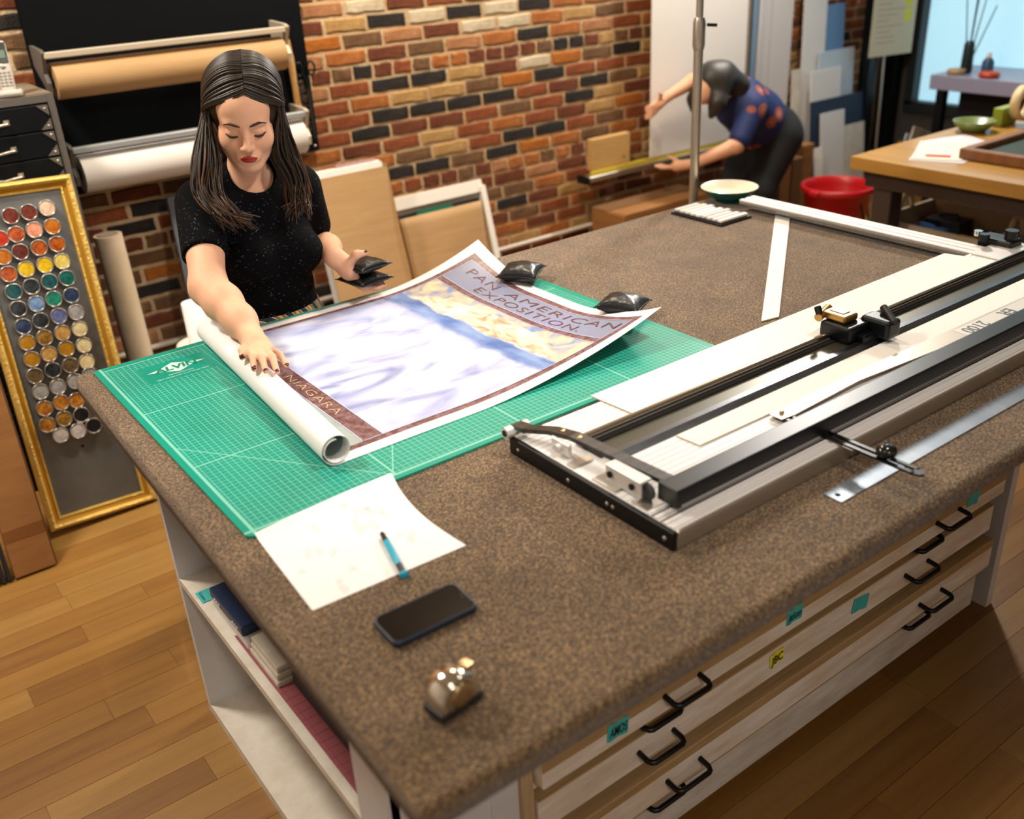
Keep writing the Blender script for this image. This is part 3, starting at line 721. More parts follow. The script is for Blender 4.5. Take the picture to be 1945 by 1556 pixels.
# hinge arm at the left end
b = MB()
pth = [(.596, .628, CZ + .016), (.6, .595, CZ + .018), (.622, .545, CZ + .026), (.628, .49, CZ + .034), (.634, .41, CZ + .034), (.64, .33, CZ + .034), (.645, .262, CZ + .034)]
wd = .0125
for (p, q) in zip(pth[:-1], pth[1:]):
    b.box((0, 0, 0), (0, 0, 0)) if False else None
    P, Q = Vector(p), Vector(q); b.add([(P.x - wd, P.y, P.z), (P.x + wd, P.y, P.z), (Q.x + wd, Q.y, Q.z), (Q.x - wd, Q.y, Q.z), (P.x - wd, P.y, P.z + .009), (P.x + wd, P.y, P.z + .009), (Q.x + wd, Q.y, Q.z + .009), (Q.x - wd, Q.y, Q.z + .009)],
          [(0, 1, 2, 3), (7, 6, 5, 4), (0, 4, 5, 1), (1, 5, 6, 2), (2, 6, 7, 3), (3, 7, 4, 0)])
b.build('hinge_arm', m_stl, cut)
for xa, xb in ((.567, .585), (.605, .622)):
    b = MB(); b.tube([(xa, .626, CZ + .012), (xb, .626, CZ + .012)], .012, 16); b.build('pivot', m_alul, cut)
MB().tube([(.565, .626, CZ + .012), (.5665, .626, CZ + .012)], .0065, 12).build('pivot_hole', m_dark, cut)
for y in (.52, .475):
    MB().lathe([(0, 0), (.0055, 0), (.0055, .0015), (.003, .0018), (0, .001)], 14, (.629 if y < .5 else .626, y, CZ + .0425 if y < .5 else CZ + .039)).build('screw', m_chrw, cut)
b = MB(); b.rbox((.607, .48, CZ + .001), (.615, .535, CZ + .03), .003, 1); b.tube([(.597, .508, CZ + .016), (.609, .508, CZ + .016)], .008, 14); b.build('hinge_bracket', m_alul, cut)
b = MB(); b.rbox((.6, .285, CZ + .008), (.606, .375, CZ + .04), .003, 1); b.rbox((.6, .285, CZ + .036), (.626, .375, CZ + .041), .001, 1); b.build('lift_bracket', m_alul, cut)
for y in (.36, .305): MB().tube([(.596, y, CZ + .026), (.601, y, CZ + .026)], .006, 12).build('bolt', m_bkp, cut)
b = MB(); b.lathe([(0, -.006), (.013, -.006), (.016, -.003), (.016, .003), (.013, .006), (0, .006)], 20, xf=T(.618, .287, CZ + .017) @ Matrix.Rotation(PI / 2, 4, 'Y')); b.build('roller_wheel', mat('grey_rubber', '#3a3d3c', .5), cut)
b = MB(); b.rbox((.628, .222, CZ + .012), (CX1 - .02, .266, CZ + .044), .003, 2); b.build('hand_bar', m_bkp, cut)
b = MB(); b.rbox((.622, .22, CZ + .010), (.634, .268, CZ + .046), .002, 1); b.build('bar_end', m_bkp, cut)
# steel plates bolted on the bed under the arm
MB().box((.592, .45, CZ), (.64, .47, CZ + .004)).build('wear_plate', m_alu, cut); MB().box((.592, .34, CZ), (.632, .40, CZ + .003)).build('wear_plate', m_alu, cut); MB().box((.592, .26, CZ), (.63, .30, CZ + .003)).build('wear_plate', m_alu, cut)
# cutting head on the rod
hd = MB(); hx = 1.42
hd.rbox((hx - .03, .45, CZ + .008), (hx + .045, .53, CZ + .045), .006, 2); hd.rbox((hx + .04, .40, CZ + .012), (hx + .09, .475, CZ + .055), .008, 2); hd.rbox((hx + .0, .43, CZ + .005), (hx + .06, .46, CZ + .025), .004, 1)
hd.tube([(hx + .06, .4, CZ + .05), (hx + .09, .45, CZ + .066)], .009, 10)
h_o = hd.build('cutting_head', m_bkp, cut)
hb = MB(); hb.rbox((hx - .015, .475, CZ + .045), (hx + .035, .54, CZ + .062), .005, 2); hb.tube([(hx - .03, .535, CZ + .05), (hx + .02, .545, CZ + .058)], .01, 12); hb.build('blade_holder', mat('brass_tone', '#b08a4e', .3, metal=.8), h_o)
b = MB(); b.tube([(hx - .034, .53, CZ + .062), (hx - .03, .54, CZ + .075)], .008, 12); b.build('adjust_knob', m_bkp, h_o)
MB().rbox((hx + .0, .49, CZ + .062), (hx + .025, .53, CZ + .0645), .001, 1).build('nameplate', m_alul, h_o)
# slotted stop arm with knob, wedge-shaped guide plate, label
b = MB(); SX = 1.02
b.box((SX - .012, .04, CZ + .004), (SX - .0045, .345, CZ + .0085)); b.box((SX + .0045, .04, CZ + .004), (SX + .012, .345, CZ + .0085)); b.box((SX - .012, .335, CZ + .004), (SX + .012, .35, CZ + .0085))
b.prism([(SX - .012, .045), (SX + .012, .045), (SX + .009, .03), (SX, .025), (SX - .009, .03)], CZ + .004, CZ + .0085)
b.build('stop_arm', m_bkp, cut)
MB().rbox((SX - .012, .16, CZ + .001), (SX + .012, .21, CZ + .004), .001, 1).build('stop_block', m_alu, cut)
MB().box((SX - .0125, .02, CZ - .004), (SX + .0125, .045, CZ + .0035)).build('stop_foot', m_bkp, cut) if False else None
MB().lathe([(0, 0), (.014, 0), (.018, .006), (.019, .012), (.016, .018), (.008, .022), (0, .023)], 24, (SX + .006, .105, CZ + .0085)).build('stop_knob', mat('glossy_black', '#0a0a0b', .08, coat=.6), cut)
b = MB(); b.prism([(1.0, .315), (1.035, .312), (1.25, .322), (1.75, .285), (CX1 - .02, .275), (CX1 - .02, .335), (1.3, .352), (1.0, .345)], CZ + .0085, CZ + .0105); b.build('guide_plate', mat('tan_metal', '#b9ae9e', .38, metal=.35), cut)
MB().lathe([(0, 0), (.005, 0), (.005, .004), (.003, .006), (0, .006)], 12, (1.02, .332, CZ + .0105)).build('plate_screw', m_chrw, cut)
b = MB(); b.box((1.62, .290, CZ + .0106), (1.95, .338, CZ + .0109), 0)
vs, fs = text_mesh('2100', .042, 0, .0006); x1 = max(v[0] for v in vs); b.add([(1.635 + x1 - v[0], .331 - v[1], CZ + .0113) for v in vs], fs, 1)
vs, fs = text_mesh('ER', .042, 0, .0006); x2 = max(v[0] for v in vs); b.add([(1.785 + x2 - v[0], .331 - v[1], CZ + .0113) for v in vs], fs, 1)
b.build('label', [mat('label_grey', '#cfcbc4', .5), mat('label_ink', '#3c4340', .5)], cut)
# squaring arm across the far end
b = MB(); x0, x1 = 2.175, 2.255
b.rbox((x0, .54, TZ + .024), (x1, 1.46, TZ + .034), .002, 1); b.build('arm_plate', mat('grey_extrusion', '#8f8c86', .45, metal=.3), cut)
b = MB()
for dx in (.0, .028, .054): b.rbox((x0 + dx, .54, TZ + .034), (x0 + dx + .02, 1.46, TZ + .04), .002, 1)
o = b.build('squaring_arm', m_base, cut)
b = MB(); b.rbox((2.27, .56, TZ + .03), (2.33, .66, TZ + .06), .006, 2); b.tube([(2.25, .63, TZ + .055), (2.25, .63, TZ + .075)], .014, 14); b.tube([(2.3, .58, TZ + .06), (2.3, .58, TZ + .085)], .018, 14); b.build('clamp', m_bkp, cut)
b = MB(); b.tube([(2.27, .66, TZ + .06), (2.27, .66, TZ + .074)], .012, 12); b.build('clamp_knob', m_chr, cut)
b = MB(); b.rbox((2.17, .5, TZ + .036), (2.34, .62, TZ + .042), .002, 1); b.build('arm_bracket', m_alul, cut)

# ------------------------------------------------------------------ mat board pieces
m_brd = mat('mat_board_white', '#ebe6de', .8); m_core = mat('board_core', '#cdbf9e', .8)
def board(name, poly, z, th, label, group='white mat board pieces'):
    b = MB(); n = len(poly); b.add([(x, y, z + th) for x, y in poly], [tuple(range(n))], 0)
    b.add([(x, y, z) for x, y in poly], [tuple(range(n))[::-1]], 0)
    b.add([(x, y, z) for x, y in poly] + [(x, y, z + th) for x, y in poly], [(i, (i + 1) % n, n + (i + 1) % n, n + i) for i in range(n)], 1)
    return tag(b.build(name, [m_brd, m_core]), label, 'mat board')
board('mat_board', [(.818, .522), (2.16, .522), (2.12, .668), (.808, .652)], CZ + .001, .003, 'wide white mat board strip lying behind the cutter rail')
board('mat_board', [(.82, .357), (2.3, .345), (2.3, .417), (.815, .413)], CZ + .0005, .0028, 'narrow white mat board clamped in front of the cutter rail')
board('mat_board', [(1.445, .74), (1.5, .73), (2.262, 1.31), (2.238, 1.352)], TZ + .001, .003, 'thin white board strip lying diagonally across the carpet')
# ------------------------------------------------------------------ bowl, swatch pack, pole at the far corner
bo = MB(); bo.lathe([(.045, 0), (.045, .006), (.05, .008), (.08, .025), (.097, .045), (.1, .047), (.1, .049)], 32, (2.255, 1.575, TZ + .001), 0); 
bo.lathe([(.1, .049), (.096, .048), (.078, .03), (.045, .012), (0, .01)], 32, (2.255, 1.575, TZ + .001), 1)
bowl = bo.build('bowl', [mat('teal_glaze', '#1f6f68', .25), mat('cream_glaze', '#ece3cf', .25)]); tag(bowl, 'shallow bowl, cream inside and teal outside, at the far table corner', 'bowl')
sw = thing('swatch_pack', (2.1, 1.49, TZ), 'flat pack of pale paint swatches next to the bowl', 'swatches')
MB().rbox((1.99, 1.37, TZ + .001), (2.14, 1.6, TZ + .008), .002, 1).build('tray', m_bkp, sw)
sc_ = ['#e8e2d6', '#c9cdd4', '#ded2bd', '#b9bec8', '#efeae2']
for i in range(9):
    o = MB().rbox((2.0, 1.378 + i * .0245, TZ + .009), (2.13 - .01 * (i % 3), 1.398 + i * .0245, TZ + .018), .002, 1).build('swatch', mat('swatch_%d' % (i % 5), sc_[i % 5], .6), sw)
pole = thing('lamp_stand', (2.25, 1.74, 0), 'tall silver telescoping stand pole behind the far table edge', 'stand')
b = MB(); b.tube([(2.25, 1.74, .02), (2.25, 1.74, 1.45)], .0165, 16); b.build('lower_tube', m_alu, pole)
b = MB(); b.tube([(2.25, 1.74, 1.45), (2.25, 1.74, 2.6)], .0125, 16); b.build('upper_tube', m_alu, pole)
b = MB(); b.tube([(2.25, 1.74, 1.41), (2.25, 1.74, 1.425), (2.25, 1.74, 1.5), (2.25, 1.74, 1.515)], [.018, .0215, .0215, .017], 16); b.build('clamp_collar', m_alu, pole)
b = MB(); b.tube([(2.272, 1.725, 1.49), (2.30, 1.706, 1.487)], .006, 8); b.build('clamp_screw', m_bkp, pole)
b = MB(); b.lathe([(0, 0), (.13, 0), (.13, .012), (.03, .022), (0, .022)], 28, (2.25, 1.74, .0)); b.build('foot_plate', m_bkp, pole)
b = MB(); b.lathe([(.02, 0), (.11, -.04), (.14, -.16), (.135, -.16), (.1, -.04), (.02, -.006)], 28, (2.25, 1.74, 2.62)); b.build('shade', m_bkp, pole)
# ------------------------------------------------------------------ gold frame with tins of pigment
FM_O = Vector((-.0356, 2.5706, .0161)); FM_X = Vector((.9989, .0018, -.0434)); FM_Y = Vector((.0414, .2613, .9644)); FM_Z = FM_X.cross(FM_Y).normalized()
FM = frame_m(FM_O, FM_X, FM_Y, FM_Z); FW, FH = .37, 1.181
gold = mat('gold_leaf', '#cf9a2e', .35, metal=.4, var=(30, '#e0b85a', .5), bump=(60, .25)); goldp = mat('pale_gold', '#dcb75e', .4, metal=.35, bump=(110, .6)); goldd = mat('deep_gold', '#b8831e', .35, metal=.4)
gf = thing('picture_frame', FM_O, 'ornate gold frame leaning on the drawer trunk, holding a metal sheet with tins', 'frame')
prof = [(0, 0), (0, .018), (.006, .03), (.013, .034), (.019, .03), (.022, .022), (.034, .016), (.037, .019), (.042, .018), (.044, .008), (.044, 0)]
pmi = [2, 1, 1, 1, 1, 2, 0, 1, 1, 2]
cor = [(0, 0), (FW, 0), (FW, FH), (0, FH)]; inn = [(1, 1), (-1, 1), (-1, -1), (1, -1)]
for k in range(4):
    a, c = cor[k], cor[(k + 1) % 4]; ia, ic = inn[k], inn[(k + 1) % 4]; b = MB(); n = 40
    rows = []
    for i in range(n + 1):
        t = i / n; row = []
        for d, h in prof:
            p0 = (a[0] + ia[0] * d, a[1] + ia[1] * d); p1 = (c[0] + ic[0] * d, c[1] + ic[1] * d)
            orn = .0025 * math.sin(i * 2.4) if .005 < d < .02 else 0
            row.append(FM @ Vector((lerp(p0[0], p1[0], t), lerp(p0[1], p1[1], t), h + orn)))
        rows.append(row)
    m = len(prof)
    for j in range(m - 1):
        b.add([r[j] for r in rows] + [r[j + 1] for r in rows], [(i, i + 1, n + 2 + i, n + 1 + i) for i in range(n)], pmi[j], True)
    b.build('moulding', [gold, goldp, goldd], gf)
m_galv = mat('galvanised_sheet', '#7c7a74', .34, metal=.55, var=(9, '#686a6a', .5), bump=(25, .06))
MB().box((.04, .04, .002), (FW - .04, FH - .04, .006), xf=FM).build('metal_sheet', m_galv, gf)
MB().lathe([(0, 0), (.005, 0), (.005, .003), (0, .003)], 10, xf=FM @ T(.175, .262, .006)).build('magnet', m_bkp, gf)
TINS = [(0.151, 1.072, 'm'), (0.208, 1.075, 'm'), (0.267, 1.08, 'pc'), (0.101, 1.005, 'r'), (0.152, 1.011, 'rb'), (0.21, 1.016, 'pk'), (0.268, 1.018, 'or'), (0.094, 0.946, 'or'), (0.149, 0.953, 'mr'), (0.209, 0.956, 'or2'), (0.267, 0.958, 'or2'), (0.096, 0.888, 'rb'), (0.152, 0.894, 'ye'), (0.212, 0.897, 'ye'), (0.268, 0.899, 'py'), (0.096, 0.829, 'td'), (0.153, 0.835, 'dk'), (0.212, 0.84, 'td'), (0.269, 0.841, 'tg'), (0.095, 0.771, 'dk'), (0.153, 0.776, 'lb'), (0.21, 0.781, 'gr'), (0.268, 0.781, 'nb'), (0.095, 0.711, 'nb'), (0.152, 0.718, 'dk'), (0.211, 0.721, 'pb'), (0.268, 0.722, 'gy'), (0.092, 0.656, 'mu'), (0.149, 0.66, 'db'), (0.208, 0.663, 'sa'), (0.265, 0.664, 'cr'), (0.092, 0.598, 'mu'), (0.148, 0.603, 'sa'), (0.206, 0.607, 'mu'), (0.264, 0.606, 'cr'), (0.087, 0.541, 'bk'), (0.146, 0.546, 'dk'), (0.204, 0.549, 'bk'), (0.259, 0.549, 'cr'), (0.09, 0.485, 'gy'), (0.147, 0.487, 'gy'), (0.205, 0.492, 'gy'), (0.257, 0.501, 'gy'), (0.087, 0.426, 'cu'), (0.143, 0.432, 'cu'), (0.193, 0.426, 'cu'), (0.081, 0.369, 'cu'), (0.138, 0.375, 'db'), (0.195, 0.373, 'blk'), (0.113, 0.323, 'wh'), (0.171, 0.322, 'wh'), (0.224, 0.325, 'blk')]
TC = {'m': ('#571f16', '#7a3320', 'maroon'), 'pc': ('#e6cdb4', '#c9a083', 'blush'), 'r': ('#a3200f', '#c43a1c', 'red'), 'rb': ('#8a3414', '#c2602a', 'rust'), 'pk': ('#e0a184', '#c9785c', 'salmon'), 'or': ('#c07018', '#a3540f', 'orange'),
      'mr': ('#4a1c14', '#6b2c1c', 'dark red'), 'or2': ('#b95c14', '#7c350c', 'burnt orange'), 'ye': ('#e2c018', '#c29a10', 'yellow'), 'py': ('#dccb70', '#c2ab48', 'pale yellow'), 'td': ('#0f3a40', '#1b5a5c', 'dark teal'), 'dk': ('#14191d', '#30383c', 'near-black'),
      'tg': ('#0c4240', '#176a5c', 'teal'), 'lb': ('#7f9cc0', '#4f70a0', 'light blue'), 'gr': ('#0e6250', '#1f8a70', 'green'), 'nb': ('#18253f', '#2d4160', 'navy'), 'pb': ('#4c5280', '#6d76a8', 'violet blue'), 'gy': ('#a5a2a0', '#7f7d80', 'grey'),
      'mu': ('#b5821a', '#9a6a12', 'mustard'), 'db': ('#6b4a16', '#a57c30', 'brown-gold'), 'sa': ('#c9a05c', '#a87c38', 'sand'), 'cr': ('#e2d3a8', '#c9b580', 'cream'), 'bk': ('#4a3c2a', '#6d5a3c', 'umber'), 'cu': ('#8a4e14', '#c98a34', 'copper'),
      'blk': ('#0b0c0e', '#1d1f22', 'black'), 'wh': ('#c9c2bd', '#aaa29e', 'white')}
m_tin = mat('tin_metal', '#b9b5ac', .25, metal=.95)
tb = MB(); tb.lathe([(.0265, 0), (.0278, .001), (.0278, .014), (.0272, .0155), (.0278, .017), (.0278, .0255), (.0268, .0265), (.0245, .0265), (.024, .0245)], 24); tin_me = tb.mesh('tin_body', m_tin)
cap_me = {}
cnt = {}
rows_txt = {}
for i, (u, v, c) in enumerate(TINS):
    nm = TC[c][2]; row = round((1.09 - v) / .0585) + 1
    rows_txt.setdefault((nm, row), []).append(i)
ORD = ['', 'top', 'second', 'third', 'fourth', 'fifth', 'sixth', 'seventh', 'eighth', 'ninth', 'tenth', 'eleventh', 'twelfth', 'thirteenth', 'fourteenth', 'lowest']
for i, (u, v, c) in enumerate(TINS):
    nm = TC[c][2]; row = round((1.09 - v) / .0585) + 1; same = rows_txt[(nm, row)]
    lab = 'tin of %s pigment in the %s row on the metal sheet' % (nm, ORD[row])
    if len(same) > 1: lab = ({2: ['left', 'right'], 3: ['leftmost', 'middle', 'rightmost']}.get(len(same)) or ['leftmost', 'second', 'third', 'rightmost'])[same.index(i)] + ' ' + lab
    t = thing('pigment_tin', (0, 0, 0), lab, 'tin', 'pigment tins on the framed metal sheet')
    t.matrix_basis = FM @ T(u, v, .0062) @ rotz(i * 1.3)
    o = bpy.data.objects.new('tin_body', tin_me); COL.objects.link(o); o.parent = t
    if c not in cap_me: cap_me[c] = MB().lathe([(.0245, .0246), (.012, .0252), (0, .0254)], 20).mesh('pigment_window', mat('pigment_' + TC[c][2].replace(' ', '_'), TC[c][0], .25, var=(70, TC[c][1], .18, 5), coat=.25))
    o = bpy.data.objects.new('pigment_window', cap_me[c]); COL.objects.link(o); o.parent = t

# ------------------------------------------------------------------ cardboard and black boards at the far left
m_card = mat('cardboard', '#9a6a36', .75, var=(4, '#87582a', .5), stretch=(1, 1, 8)); m_cardd = mat('cardboard_edge', '#6e4a26', .8)
CBM = frame_m(Vector((-.6, 2.39, 0)), Vector((1, 0, 0)), Vector((.03, .26, .965)).normalized(), Vector((0, -.965, .26)).normalized())
cb = thing('cardboard_carton', (-.35, 2.4, 0), 'flat brown cardboard carton standing on the floor left of the gold frame', 'carton')
MB().rbox((.404, 0, 0), (.53, .86, .03), .002, 1, xf=CBM).build('carton_panel', m_card, cb)
MB().box((.405, .12, .0302), (.5295, .16, .0306), xf=CBM).build('packing_tape', mat('tan_tape', '#7c4c22', .3), cb)
MB().rbox((.531, 0, .003), (.536, .86, .02), .001, 1, xf=CBM).build('carton_edge', m_cardd, cb)
for i in range(3):
    tag(MB().rbox((.345 + i * .018, 0, -.006 - .006 * i), (.357 + i * .018, .8, .03), .001, 1, xf=CBM).build('black_board', MATS['black_board']), ['leftmost', 'middle', 'rightmost'][i] + ' of three thin black boards beside the cardboard carton', 'board', 'black boards by the carton')
tag(MB().box((.27, 0, .05), (.32, .8, .055), xf=CBM).build('glass_strip', mat('pale_edge', '#b9a58a', .4)), 'pale strip at the picture edge left of the black boards', 'strip')

# ------------------------------------------------------------------ trunk-style drawer cabinet and cordless phone
m_trunk = mat('black_trunk', '#060a0e', .6, spec=.2); m_trim = mat('grey_trunk_trim', '#6f6a64', .5, metal=.3); m_pull = mat('silver_pull', '#c9c0b2', .3, metal=.8)
tk = thing('drawer_trunk', (.2, 3.1, 0), 'black trunk-style drawer cabinet with grey metal corners below the phone', 'cabinet')
TX0, TX1, TY, TZ1 = -.12, .405, 2.925, 1.40
MB().box((TX0 + .004, TY + .004, 0), (TX1 - .004, 3.3, TZ1 - .004)).build('carcass', m_trunk, tk)
b = MB(); b.box((TX1 - .022, TY - .004, 0), (TX1, TY + .02, TZ1)); b.box((TX0, TY - .004, 0), (TX0 + .022, TY + .02, TZ1)); b.box((TX0, TY - .003, TZ1 - .024), (TX1, TY + .02, TZ1)); b.box((TX1 - .0225, TY, TZ1 - .02), (TX1 + .001, 3.3, TZ1 + .001))
b.build('edge_trim', m_trim, tk)
MB().box((TX0, TY + .018, TZ1), (TX1 - .001, 3.3, TZ1 + .003)).build('top_board', mat('trunk_top', '#7a6a58', .6), tk)
pz = TZ1 - .03; k = 0
while pz > .12:
    b = MB(); b.rbox((TX0 + .026, TY - .008, pz - .082), (TX1 - .026, TY + .01, pz), .002, 1); d = b.build('drawer', m_trunk, tk)
    for (cx, sx) in ((TX1 - .028, -1), (TX0 + .028, 1)):
        for (cz, sz) in ((pz - .002, -1), (pz - .08, 1)):
            MB().prism([(cx, cz), (cx + sx * .036, cz), (cx, cz + sz * .034)] if sx * sz > 0 else [(cx, cz), (cx, cz + sz * .034), (cx + sx * .036, cz)], TY - .0105, TY - .008, 'y').build('corner_plate', m_trim, d)
            MB().lathe([(0, .002), (.003, .0015), (.004, 0)], 8, xf=T(cx + sx * .011, TY - .0105, cz + sz * .011) @ Matrix.Rotation(PI / 2, 4, 'X')).build('rivet', m_pull, d)
    hz = pz - .043; hx = .185
    b = MB(); b.tube([(hx - .055, TY - .008, hz), (hx - .052, TY - .022, hz - .002), (hx, TY - .028, hz - .006), (hx + .052, TY - .022, hz - .002), (hx + .055, TY - .008, hz)], [.005, .006, .0045, .006, .005], 8); b.rbox((hx + .046, TY - .0095, hz - .009), (hx + .064, TY - .007, hz + .009), .001, 1); b.rbox((hx - .064, TY - .0095, hz - .009), (hx - .046, TY - .007, hz + .009), .001, 1)
    b.build('handle', m_pull, d)
    pz -= .0865; k += 1
for i in range(8): MB().rbox((TX1 - .001, TY + .02, TZ1 - .06 - .0865 * i), (TX1 + .006, TY + .028, TZ1 - .05 - .0865 * i), .001, 1).build('side_latch', m_trim, tk)
ph2 = thing('cordless_phone', (.285, 2.98, TZ1 + .003), 'silver cordless phone standing in its charging base on the trunk', 'phone')
PM = T(.285, 2.975, TZ1 + .003) @ rotz(-.25)
m_sil = mat('silver_plastic', '#bdb6ac', .4); m_silk = mat('black_gloss_plastic', '#121416', .2)
MB().rbox((-.04, -.045, 0), (.04, .035, .02), .008, 2, xf=PM).build('charging_base', m_sil, ph2)
HM = PM @ T(0, .0, .012) @ Matrix.Rotation(-.28, 4, 'X')
b = MB(); loft(b, [[tuple(HM @ Vector((x * s, -.012 + dy, z))) for x, dy in [(q[0], q[1] * 1.0) for q in rrect(.048, .024, .009, 4)]] for z, s in ((0, .8), (.006, .95), (.06, 1), (.1, .98), (.15, .94), (.158, .8))]); hs = b.build('handset', m_sil, ph2)
MB().rbox((-.021, -.0262, .088), (.021, -.0235, .152), .004, 2, xf=HM).build('display_panel', m_silk, hs)
MB().rbox((-.0155, -.0272, .103), (.0155, -.0262, .128), .001, 1, xf=HM).build('display', mat('lcd', '#5f7a68', .3), hs)
MB().lathe([(0, .002), (.0085, .002), (.0095, 0)], 16, xf=HM @ T(0, -.0242, .078) @ Matrix.Rotation(PI / 2, 4, 'X')).build('navigation_key', m_pull, hs)
km = mat('phone_key', '#8d867e', .45)
kme = MB().rbox((-.0048, -.0016, -.003), (.0048, 0, .003), .001, 1).mesh('key', km)
for r_i in range(5):
    for c_i in range(3):
        o = bpy.data.objects.new('key', kme); COL.objects.link(o); o.matrix_basis = HM @ T(-.0135 + c_i * .0135, -.0242, .058 - r_i * .0102); adopt(o, hs)
MB().rbox((-.006, .012, .14), (.006, .018, .19), .002, 1, xf=HM).build('antenna', m_silk, hs)

# ------------------------------------------------------------------ paper roll tube, rolled papers in a bin, grey board
tb_ = thing('wrapped_roll', (.53, 3.12, 0), 'tall cream plastic-wrapped paper roll standing behind the gold frame', 'paper roll')
MB().tube([(.53, 3.12, .0), (.525, 3.12, .4), (.518, 3.13, .845)], .052, 24, caps=True).build('roll', mat('wrap_film', '#d8c7ae', .45, var=(6, '#c9b494', .5), bump=(14, .25), coat=.2), tb_)
MB().tube([(.518, 3.13, .846), (.518, 3.13, .848)], .04, 20).build('roll_mouth_shade', mat('roll_shadow', '#8a7a68', .8), tb_)  # disc coloured as the shade inside the roll's open end
bn = thing('paper_bin', (.66, 2.72, 0), 'white bin of rolled paper behind the table, left of the woman', 'bin')
MB().lathe([(.0, .0), (.085, 0), (.1, .48), (.097, .48), (.083, .02), (0, .02)], 24, (.67, 2.72, 0)).build('bin_shell', m_whitew, bn)
for i, (dx, dy, h, r) in enumerate(((-.02, -.02, .63, .038), (.04, .03, .57, .022))):
    tag(MB().lathe([(r, 0), (r, h), (r * .93, h), (r * .9, h - .15), (0, h - .15)], 24, (.67 + dx, 2.72 + dy, .021)).build('paper_tube', m_ppr), ['thicker', 'thinner'][i] + ' white paper tube standing in the white bin', 'paper roll', 'paper tubes in the bin')
tag(MB().add([(.76, 3.1, 0), (1.1, 3.1, 0), (1.1, 3.32, .9), (.82, 3.32, .9), (.76, 3.08, 0), (1.1, 3.08, 0), (1.1, 3.3, .9), (.82, 3.3, .9)], [(0, 3, 2, 1), (4, 5, 6, 7), (0, 1, 5, 4), (1, 2, 6, 5), (2, 3, 7, 6), (3, 0, 4, 7)]).build('grey_board', mat('blue_grey_board', '#5b6068', .7)), 'blue-grey board leaning on the brick wall behind the woman', 'board')

# ------------------------------------------------------------------ black backing panel with two paper rollers, scissors, brush
m_black = mat('black_painted_panel', '#03060a', .7, var=(3, '#060a10', .6), spec=.12)
bp_ = thing('black_backboard', (1.0, WY - .03, .96), 'large black panel fixed to the brick wall behind the paper rolls', 'panel')
MB().rbox((.454, WY - .045, .962), (1.55, WY - .012, 2.4), .002, 1).build('board', m_black, bp_)
for x, z in ((1.53, .985), (.475, .985)): MB().lathe([(0, .003), (.004, .002), (.006, 0)], 10, xf=T(x, WY - .045, z) @ Matrix.Rotation(PI / 2, 4, 'X')).build('screw', m_alu, bp_)
m_kraft = mat('kraft_paper', '#be9a6c', .7, var=(3, '#ab8658', .6), stretch=(1, 12, 12)); m_cream = mat('cream_bar', '#c9bca8', .45, metal=.2)
def roller(zc, r, x0, x1, mt, lab, barmat, bz, ydist=.16):
    ya = WY - ydist
    t = thing('paper_dispenser', ((x0 + x1) / 2, WY - .05, zc), lab, 'paper roll')
    b = MB(); b.tube([(x0, ya, zc), (x1, ya, zc)], r, 36); b.tube([(x0 - .012, ya, zc), (x1 + .012, ya, zc)], .02, 14, 1); b.build('roll', [mt, m_bkp], t)
    MB().rbox((x0 - .02, ya - .05, zc + bz), (x1 + .01, ya - .02, zc + bz + .022), .003, 1).build('tear_bar', barmat, t)
    for x in (x0 - .028, x1 + .014):
        b = MB(); b.prism([(WY - .046, zc + .12), (WY - .046, zc + .05), (ya - .005, zc - .03), (ya - .03, zc - .035), (ya - .036, zc + .0), (ya - .012, zc + .03), (ya - .05, zc + bz + .02), (ya - .02, zc + bz + .03)], x, x + .014, 'x'); b.build('bracket', m_trim if x < 1 else m_cream, t)
    return t
roller(1.40, .064, .485, 1.385, m_kraft, 'brown kraft paper roll on the black panel, upper of two', m_cream, .082)
roller(1.06, .07, .5, 1.42, mat('white_roll_paper', '#d8d2cc', .7), 'white paper roll on the black panel, lower of two', mat('grey_bar', '#a9adb0', .4, metal=.4), .085)
scx, scy = 1.525, WY - .06
sci = thing('scissors', (scx, scy, 1.2), 'long black-handled scissors hanging at the panel edge', 'scissors')
for s in (-1, 1):
    P = [(scx + s * .012 + s * .017 * (1 - math.cos(a)) - .0, scy, 1.315 + .028 * math.sin(a)) for a in [i * 2 * PI / 14 for i in range(14)]]
    b = MB(); b.tube(P, .0045, 8, closed=True); b.tube([(scx + s * .01, scy, 1.288), (scx - s * .004, scy, 1.24), (scx - s * .004, scy, 1.225)], [.005, .006, .006], 8); b.build('handle', m_bkp, sci)
    b = MB(); b.prism([(scx - .008, 1.235), (scx + .008, 1.235), (scx + .006 * (1 if s > 0 else .4), 1.02), (scx - .006 * (1 if s < 0 else .4), 1.02)], scy - .003 * s - .002, scy - .003 * s + .002, 'y'); b.build('blade', m_stl, sci)
MB().tube([(scx, WY - .046, 1.345), (scx, scy - .01, 1.343)], .003, 8).build('nail', m_stl, sci)
br = thing('bench_brush', (1.425, WY - .07, 1.1), 'bench brush with long wooden handle hanging beside the scissors', 'brush')
b = MB(); b.tube([(1.455, WY - .075, 1.44), (1.458, WY - .075, 1.36), (1.46, WY - .075, 1.27), (1.468, WY - .075, 1.05)], [.012, .017, .014, .02], 12, flat=.6); b.build('handle', mat('pale_wood', '#c39a62', .5, var=(3, '#b0854c', .4), stretch=(30, 30, 2)), br)
b = MB(); rb2 = random.Random(4)
for i in range(90):
    z = 1.27 - i * .0024; b.tube([(1.474, WY - .075 + rb2.uniform(-.012, .012), z), (1.502 + rb2.uniform(-.006, .005), WY - .075 + rb2.uniform(-.016, .016), z + rb2.uniform(-.006, .006))], .0022, 4, caps=False)
o = b.build('bristles', mat('brown_bristle', '#4a3524', .85), br); o['kind'] = 'stuff'

